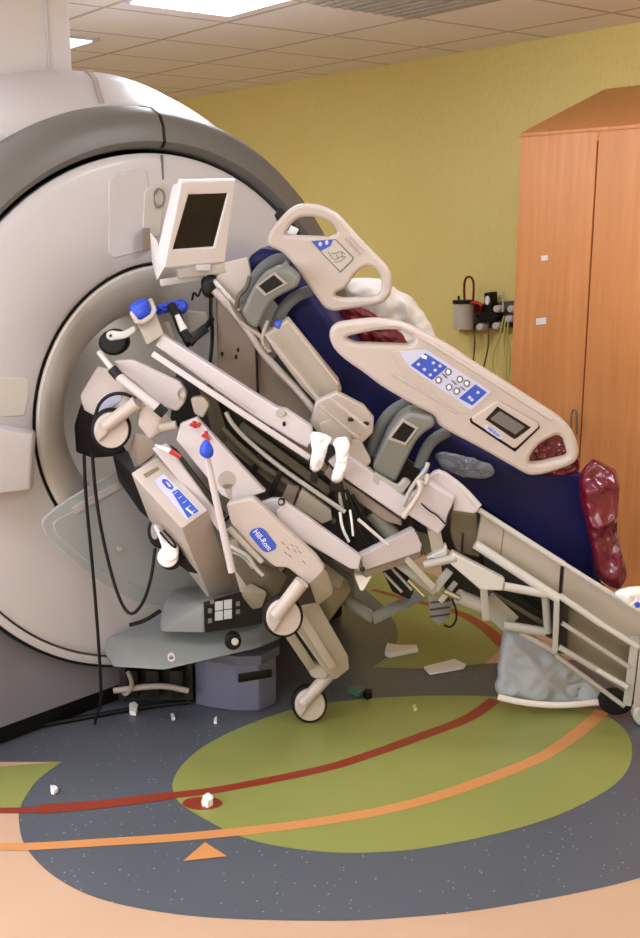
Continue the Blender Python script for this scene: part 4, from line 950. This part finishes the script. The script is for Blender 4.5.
# ------------------------------------------------------------------ hanging cord
pc = tube('power_cord', [P(84, 455, 3.56), P(86, 500, 3.56), P(92, 560, 3.56), P(97, 620, 3.55), P(101, 680, 3.54), P(101, 705, 3.56), P(96, 718, 3.56), Zp(95, 723, .008)], .006, 'black', None, world=True, seg=8)
tag(pc, 'long black cord hanging straight from the bed to the floor', 'cord')
pc2 = tube('looped_cord', [(92, 452, 3.55), (96, 500, 3.54), (104, 545, 3.53), (117, 595, 3.5), (130, 618, 3.48), (144, 603, 3.46), (152, 575, 3.46), (155, 548, 3.48)], .006, 'black', None, seg=8)
tag(pc2, 'black cord hanging in a deep loop in front of the scanner', 'cord')
fc = tube('floor_cable', [Zp(-40, 738, .011), Zp(0, 733, .011), Zp(60, 722, .011), Zp(110, 713, .011), Zp(150, 706, .011), Zp(190, 702, .011)], .010, 'black', None, world=True)
tag(fc, 'thick black cable lying on the floor along the scanner base', 'cable')

# ------------------------------------------------------------------ wardrobe
wd = thing('wardrobe', W(.28, -.3, 0), 'tall orange beech wardrobe with sloping top against the yellow wall', 'wardrobe')
L0, L1 = -.178, .74
hull('body', [W(u, v, z) for u in (L0, L1) for v, z in ((-.58, .06), (-.58, 2.215), (-.005, 2.455), (-.005, .06))], 'wood', wd, .004, world=True)
hull('plinth', [W(u, v, z) for u in (L0 + .02, L1 - .02) for v in (-.55, -.02) for z in (.004, .07)], 'rail', wd, .002, world=True)
hull('sloping_top', [W(u, v, z) for u in (L0 - .006, L1 + .006) for v, z in ((-.61, 2.222), (-.005, 2.462), (-.61, 2.206), (-.005, 2.446))], 'wood', wd, .003, world=True)
for n_, (a, b) in enumerate(((L0 + .002, .273), (.283, L1 - .002))):
    d = hull('door', [W(u, v, z) for u in (a, b) for v in (-.604, -.582) for z in (.075, 2.208)], 'wood', wd, .002, world=True)
    if n_ == 0:
        WPl = NPlane(W(0, -.606), -V)
        hd = [WPl.at(x, y, d) for x, y, d in ((570.5, 434, 0), (570.5, 431, .03), (571.5, 413, .034), (574, 408.5, .034), (577, 412, .03), (576.5, 434, 0))]
        tube('handle', hd, .005, 'brown', d, world=True)
        plate('sticker', [(541, 256), (547.5, 255), (548, 260), (541.5, 261)], WPl, .002, 'debris', d, .0005, front=.001)
        plate('sticker', [(536, 318.5), (546, 317.5), (546, 324), (536, 325)], WPl, .002, 'debris', d, .0005, front=.001)
hull('door_gap', [W(u, v, z) for u in (.2735, .2825) for v in (-.598, -.583) for z in (.08, 2.165)], 'darkred', wd, 0, world=True)
hull('gap_filler', [W(u, v, z) for u in (.2735, .2825) for v in (-.604, -.583) for z in (2.167, 2.208)], 'wood', wd, 0, world=True)

# ------------------------------------------------------------------ wall equipment rail
WB = NPlane(W(0, -.03), -V)
eq = thing('equipment_rail', W(-.95, -.03, 1.25), 'grey metal equipment rail on the yellow wall beside the wardrobe', 'rail')
plate('back_plate', [(456, 306), (519, 300), (519, 327), (456, 330)], WB, .03, 'rail', eq, .003)
plate('rail_bar', [(456, 325), (519, 321), (519, 326), (456, 330)], WB, .02, 'dark', eq, .003, front=.02)
def wtube(name, pts, r, m, parent=None, d=.05, **k): return tube(name, [WB.at(x, y, d) for x, y in pts], r, m, parent, world=True, **k)
cn = thing('suction_canister', WB.at(463, 328, .1), 'clear suction canister with red tube loop hanging on the wall rail', 'canister')
a_, b_ = WB.at(463.5, 329, .1), WB.at(463.5, 303, .1)
tube('jar', [a_, b_], .058, 'clearjar', cn, seg=24, smooth=0, world=True)
tube('lid', [WB.at(463.5, 303.5, .1), WB.at(463.5, 300, .1)], .064, 'black', cn, seg=24, smooth=0, world=True)
wtube('tube_loop', [(464.5, 300), (464, 288), (465, 279), (469, 276), (473, 279), (474, 288), (473, 301)], .007, 'darkred', cn, d=.1)
wtube('port', [(459, 301), (458.5, 296)], .007, 'black', cn, d=.1, smooth=0)
wtube('port', [(471, 303), (478, 302), (482, 306)], .01, 'red', cn, d=.1)
rg = thing('suction_regulator', WB.at(487, 325, .06), 'black wall regulator with white gauge next to the canister', 'regulator')
plate('regulator_body', [(484, 293), (490, 292), (491, 312), (498, 316), (494, 320), (480, 322), (475, 316), (484, 311)], WB, .06, 'black', rg, .004, front=.07)
plate('gauge', circ(486.8, 300.5, 2, 4.5), WB, .01, 'gauze', rg, .002, front=.08)
plate('red_block', [(475, 303), (482, 305), (481, 314), (475, 313)], WB, .03, 'darkred', rg, .002, front=.05)
for i, (x, y, lb) in enumerate(((479, 327, 'white gas outlet knob low beside the regulator'), (495, 326, 'pale gas outlet under the regulator'), (496, 309, 'tall white outlet fitting in the middle of the rail'), (510, 309, 'white round outlet closest to the wardrobe'), (508, 319, 'lower white outlet closest to the wardrobe'))):
    k = plate('gas_outlet', circ(x, y, 3.4, 3.6, 20), WB, .05, 'bezel', None, .006, front=.075)
    tag(k, lb, 'outlet', 'gas outlets on the wall rail')
wtube('flow_stem', [(503, 312), (503, 296), (503.5, 292)], .006, 'lightsteel', eq, d=.06)
for i, (pts, lb) in enumerate((([(474, 328), (475, 345), (473, 362), (474, 372)], 'leftmost hanging tube under the canister'), ([(488, 322), (489, 342), (486, 358), (483, 370)], 'tube hanging from the regulator'), ([(504, 316), (498, 342), (492, 356), (494, 374), (498, 378)], 'pale tube curving left from the middle outlet'), ([(506, 316), (503, 345), (507, 362), (506, 380)], 'pale tube hanging straight from the middle outlet'), ([(509, 316), (507, 335), (511, 352), (508, 382)], 'pale tube nearest the wardrobe'))):
    t_ = wtube('oxygen_tube', pts, .005, 'pvc' if i > 1 else 'olive', None, d=.06, seg=8)
    tag(t_, lb, 'tube', 'tubes hanging from the wall rail')

# ------------------------------------------------------------------ debris on the floor
def chip(name, pts, h, m, lb, cat, z=.004, grp=None):
    q = [Zp(x, y, z) for x, y in pts]
    bm = bmesh.new(); lo_ = [bm.verts.new(p) for p in q]; hi = [bm.verts.new(p + Vector((random.uniform(-.002, .002), random.uniform(-.002, .002), h * random.uniform(.7, 1.2)))) for p in q]
    bm.faces.new(lo_); bm.faces.new(hi[::-1])
    for i in range(len(q)): bm.faces.new((lo_[i], lo_[(i + 1) % len(q)], hi[(i + 1) % len(q)], hi[i]))
    o = obj(name, bm, m); return tag(o, lb, cat, grp)
chip('plastic_strip', [(424, 669), (455, 661), (466, 666), (464, 669), (430, 675)], .012, 'debris', 'white ridged plastic strip on the floor, nearest the grey drape', 'debris')
sb = chip('plastic_strip', [(385, 656), (390, 658), (418, 652), (417, 648), (400, 649), (387, 647)], .02, 'debris', 'white curled plastic strip on the floor left of the flat strip', 'debris')
chip('plastic_shard', [(202, 806), (203, 800), (208, 797), (213, 800), (213, 805), (208, 808)], .02, 'debris', 'white shard lying on the small red floor oval', 'debris')
chip('plastic_shard', [(51, 789), (56, 788), (58, 792), (54, 795), (51, 794)], .014, 'debris', 'white shard on the slate floor near the left edge', 'debris')
chip('plastic_shard', [(129, 708), (134, 706), (138, 710), (136, 716), (130, 715)], .02, 'debris', 'white shard beside the black carriage under the dock', 'debris')
chip('plastic_shard', [(171, 716), (174, 715), (175, 720), (172, 721)], .01, 'debris', 'small white chip in front of the dock pedestal, left of another', 'debris')
chip('plastic_shard', [(214, 720), (217, 719), (217, 724), (214, 724)], .01, 'debris', 'small white chip on the slate floor in front of the slate pedestal', 'debris')
chip('plastic_shard', [(412, 707), (416, 706), (417, 711), (413, 711)], .008, 'pvc', 'tiny yellowish crumb on the dark edge of the green oval', 'debris')
tc_ = chip('teal_cap', [(348, 693), (352, 688), (364, 689), (366, 694), (358, 697)], .02, 'teal', 'teal plastic cap with black end on the floor by the bed leg', 'cap')
chip('black_cap', [(365, 693), (371, 693), (372, 698), (367, 700), (363, 697)], .025, 'black', 'black cap piece right of the teal cap', 'cap')

# ------------------------------------------------------------------ world and view
w = bpy.data.worlds.new('World'); SC.world = w; w.use_nodes = True
w.node_tree.nodes['Background'].inputs[0].default_value = (.8, .82, .85, 1); w.node_tree.nodes['Background'].inputs[1].default_value = .3
SC.view_settings.view_transform = 'Standard'; SC.view_settings.look = 'None'; SC.view_settings.exposure = -0.1; SC.view_settings.gamma = 1.0
SC.view_settings.use_curve_mapping = False
